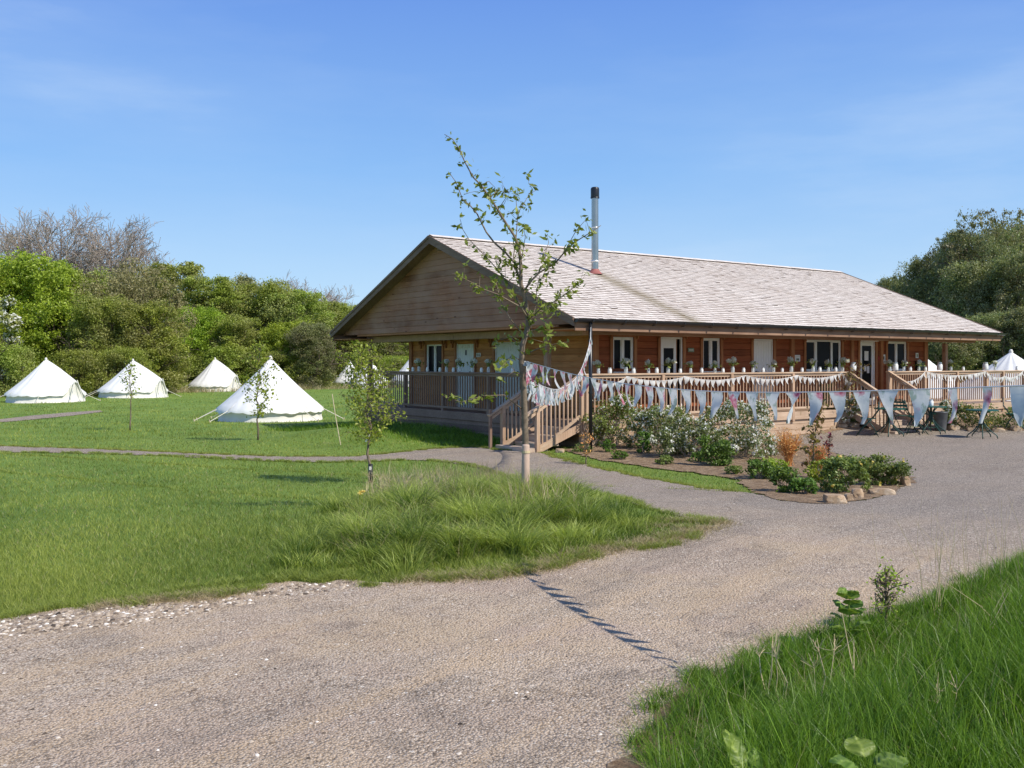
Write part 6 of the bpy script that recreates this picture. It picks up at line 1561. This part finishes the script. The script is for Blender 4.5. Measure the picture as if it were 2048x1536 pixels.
# broad-leaved weeds
def broadleaf(label, px0, py0, leaves, seed, stemh=0.):
    X, Y = G1(px0, py0); r = np.random.default_rng(seed); t = thing('broadleaf_weed', label, 'plant', (X, Y, gz(X, Y)), 0)
    t.scale = (1.05,)*3
    mb = MB(); mb.tube([(0,0,-.02),(.005,.0,.12+stemh*.5),(0,0,.14+stemh)], [.006,.005,.003], 6); mb.build('stem', M['broad'], t)
    for (ang, z, L, w, up) in leaves:
        d = Vector((math.cos(ang), math.sin(ang), up)).normalized(); s = Vector((-math.sin(ang), math.cos(ang), 0)); n_ = d.cross(s)*-1
        vs = []; fs = []; T = []; K, Q = 20, 5
        for i in range(K+1):
            f = i/K; hw = w*math.sin(PI*min(.985, f**.8*.97+.02))**.75
            c = Vector((0,0,z))+d*(L*f+.03)+Vector((0,0,-.35*L*f*f))
            for j in range(-Q, Q+1):
                q = j/Q; rid = .011*L/.12*abs(math.sin(f*16-abs(q)*4))*(abs(q) < 1); vs.append(c+s*hw*q+n_*(.16*w*abs(q)**1.3+rid*.6+.004*math.sin(9*f+q*3+seed)))
                T.append(.75-.45*(abs(q) > .01)+.18*math.sin(f*16-abs(q)*4))
        n1 = 2*Q+1
        for i in range(K):
            for j in range(2*Q): a = i*n1+j; fs.append((a, a+1, a+n1+1, a+n1))
        mb = MB(); mb.add(vs, fs); mb.t = T; mb.build('leaf', M['broad'], t, True)
broadleaf('tall broad leaved weed at the top edge of the bank', 1697, 1300, [(.3,.20,.085,.05,1.2),(2.6,.20,.085,.05,1.1),(4.4,.17,.10,.055,1.4),(1.4,.16,.09,.045,1.2),(5.6,.12,.11,.06,.8),(3.6,.10,.11,.06,.7),(.9,.24,.08,.045,1.6),(3.8,.25,.08,.045,1.5),(5.0,.26,.07,.04,2.0),(2.2,.26,.07,.04,1.8),(4.0,.05,.13,.065,.8),(5.0,.07,.12,.06,1.1),(3.2,.14,.1,.05,1.0),(6.1,.17,.09,.05,1.0),(4.7,.22,.08,.045,1.5)], 1, .12)
broadleaf('broad ribbed leaves at the bottom edge of the picture', 1735, 1690, [(.2,.24,.12,.06,.5),(2.9,.23,.10,.05,.6),(4.7,.21,.13,.062,.45),(1.6,.25,.11,.05,.9)], 2)
broadleaf('long dock leaf at bottom left of the bank', 1500, 1650, [(2.2,.12,.24,.042,2.4),(1.2,.10,.18,.034,1.6),(3.4,.10,.16,.03,1.2)], 3)
broadleaf('small yellowish leaves at right of the bank', 1995, 1400, [(.4,.1,.05,.026,.3),(2.7,.1,.06,.028,.3),(4.6,.09,.05,.024,.3)], 4)
broadleaf('small broad leaf at the bottom centre of the bank', 1590, 1590, [(.4,.07,.06,.03,.3),(2.7,.06,.05,.028,.3)], 6)
sapling('small twiggy hawthorn seedling at the bank edge', 1772, 1262, 1140, 100, 420, 'leaf_bright', 91, leaf=.014, z_cr=.2, name='seedling')
# yellow dandelions
for i, (p, q, lb) in enumerate(((724, 1026, 'yellow dandelion in the grass left of the cherry tree'), (718, 1030, 'second yellow dandelion, lower left of the first'), (1500, 690, None))):
    if not lb: continue
    X, Y = G1(p, q); t = thing('dandelion', lb, 'flower', (X, Y, gz(X, Y)), 0, 'dandelions in the grass')
    mb = MB(); mb.tube([(0,0,0),(.005,0,.2)], .003, 5); mb.build('stem', M['leaf_bright'], t)
    r = np.random.default_rng(i); P = r.normal(size=(50,3))*np.array([.012,.012,.004])+np.array([.005,0,.205]); V, c, ii, tn = leaves_at(P, r.normal(size=(50,3))*.4+np.array([0,-.3,1]), .016, r.random(50), 1.6, .2, r); np_mesh('flower_head', V, c, ii, M['yellow'], t, tn)

# ------------------------------------------------------------------ loose stones on the gravel
def stones(X, Y, Sz, tone, name, label, r, m):
    n = len(X); Z = g(X, Y)+.014
    base = np.array([(1,0,0),(.3,.9,0),(-.8,.6,0),(-.9,-.5,0),(.2,-1,0),(.5,.1,.62),(-.3,.4,.7),(-.2,-.5,.6)])
    fc = [(0,1,5),(1,6,5),(1,2,6),(2,3,6),(3,7,6),(3,4,7),(4,0,5),(4,5,7),(5,6,7)]
    a = r.random(n)*6.3; ca, sa = np.cos(a), np.sin(a); jit = 1+r.normal(size=(n, 8, 3))*.16
    B = base[None]*jit; x = B[..., 0]*ca[:, None]-B[..., 1]*sa[:, None]; y = B[..., 0]*sa[:, None]+B[..., 1]*ca[:, None]
    V = np.stack([X[:, None]+x*Sz[:, None], Y[:, None]+y*Sz[:, None], Z[:, None]-.004+B[..., 2]*Sz[:, None]*.8], -1).reshape(-1, 3)
    idx = (np.array(fc).ravel()[None]+8*np.arange(n)[:, None]).ravel()
    o = np_mesh(name, V, np.full(9*n, 3), idx, m, None, np.repeat(tone, 8)); tag(o, label, 'gravel', kind='stuff')
ms, nts, outs = mat('loose_stone'); cs = ramp(nts, attr(nts), [(0, (.04,.032,.026)), (.3, (.17,.13,.095)), (.6, (.34,.265,.19)), (.85, (.52,.43,.33)), (1, (.82,.75,.65))]); princ(nts, outs, cs, .9, None, 0, .2)
r = np.random.default_rng(14); n = 90000
X, Y = gp(r.uniform(-250, 2300, n), 855+(720)*r.random(n)**.7); k = (inside(ROADP, X, Y) | inside(PATHP, X, Y)) & (Y > 2.6) & (Y < 22)
X, Y = X[k], Y[k]; sz = (.0032+.0045*r.random(len(X))**2.2)*np.clip(Y/7, .75, 1.7)*np.where(r.random(len(X)) < .02, 2.0, 1)*np.where(Y < 8, 1.25, 1)
kk = r.random(len(X)) < np.clip(.5+.6*fbm(X, Y, .9), .12, 1); X, Y, sz = X[kk], Y[kk], sz[kk]
stones(X, Y, sz, np.clip(.5+r.normal(size=len(X))*.24, 0, 1), 'loose_gravel', 'loose gravel chips scattered over road and path', r, ms)
ST = PX([(-60,1250),(60,1235),(180,1222),(260,1210),(360,1212),(440,1205),(500,1188),(590,1172),(700,1168),(720,1176),(600,1195),(480,1215),(350,1240),(200,1262),(60,1275),(-60,1285)])
PS = np.array(ST); X = r.uniform(PS[:, 0].min(), PS[:, 0].max(), 16000); Y = r.uniform(PS[:, 1].min(), PS[:, 1].max(), 16000); k = inside(ST, X, Y) & (fbm(X, Y, 2.6) > -.45); X, Y = X[k][:3800], Y[k][:3800]
stones(X, Y, .005+.020*r.random(len(X))**2.6, np.clip(.60+r.normal(size=len(X))*.25, 0, 1), 'verge_stones', 'coarser pale stones along the lawn side of road', r, ms)
X, Y = gp(r.uniform(-200, 1500, 2600), 1180+420*r.random(2600)); k = inside(ROADP, X, Y) & (fbm(X, Y, 1.7) > -.2) & (r.random(2600) < .5); X, Y = X[k], Y[k]
stones(X, Y, .007+.010*r.random(len(X))**3, np.clip(.5+r.normal(size=len(X))*.3, 0, 1), 'loose_stones', 'larger loose stones strewn about the near drive', r, ms)
wx, wy = [], []
for (p, q) in ((553,1476),(430,1500),(395,1522),(360,1530),(1165,1330),(720,1395)):
    a, b = G1(p, q); m_ = 60; wx += list(a+r.normal(size=m_)*.03); wy += list(b+r.normal(size=m_)*.02)
o = blades(np.array(wx), np.array(wy), .012+.02*r.random(len(wx)), np.full(len(wx), .006), .6+.6*r.random(len(wx)), .3+.5*r.random(len(wx)), 'drive_weeds', M['grass'], 2, r); tag(o, 'tiny green weed patches growing in the drive', 'weeds', kind='stuff')
# soil crumbs and mulch in the beds
X = r.uniform(1, 12, 30000); Y = r.uniform(12, 26, 30000); k = inside(BEDP, X, Y); X, Y = X[k][:7000], Y[k][:7000]
stones(X, Y, .008+.02*r.random(len(X))**2, np.clip(.5+r.normal(size=len(X))*.2, 0, 1), 'soil_crumbs', 'dry crumbs and clods on the flower bed', r, M['soil'])
for o in [o for o in bpy.data.objects if o.get('label') == 'x']: 
    for ch in children(o): bpy.data.objects.remove(ch)
    bpy.data.objects.remove(o)
print('done', len(bpy.data.objects))
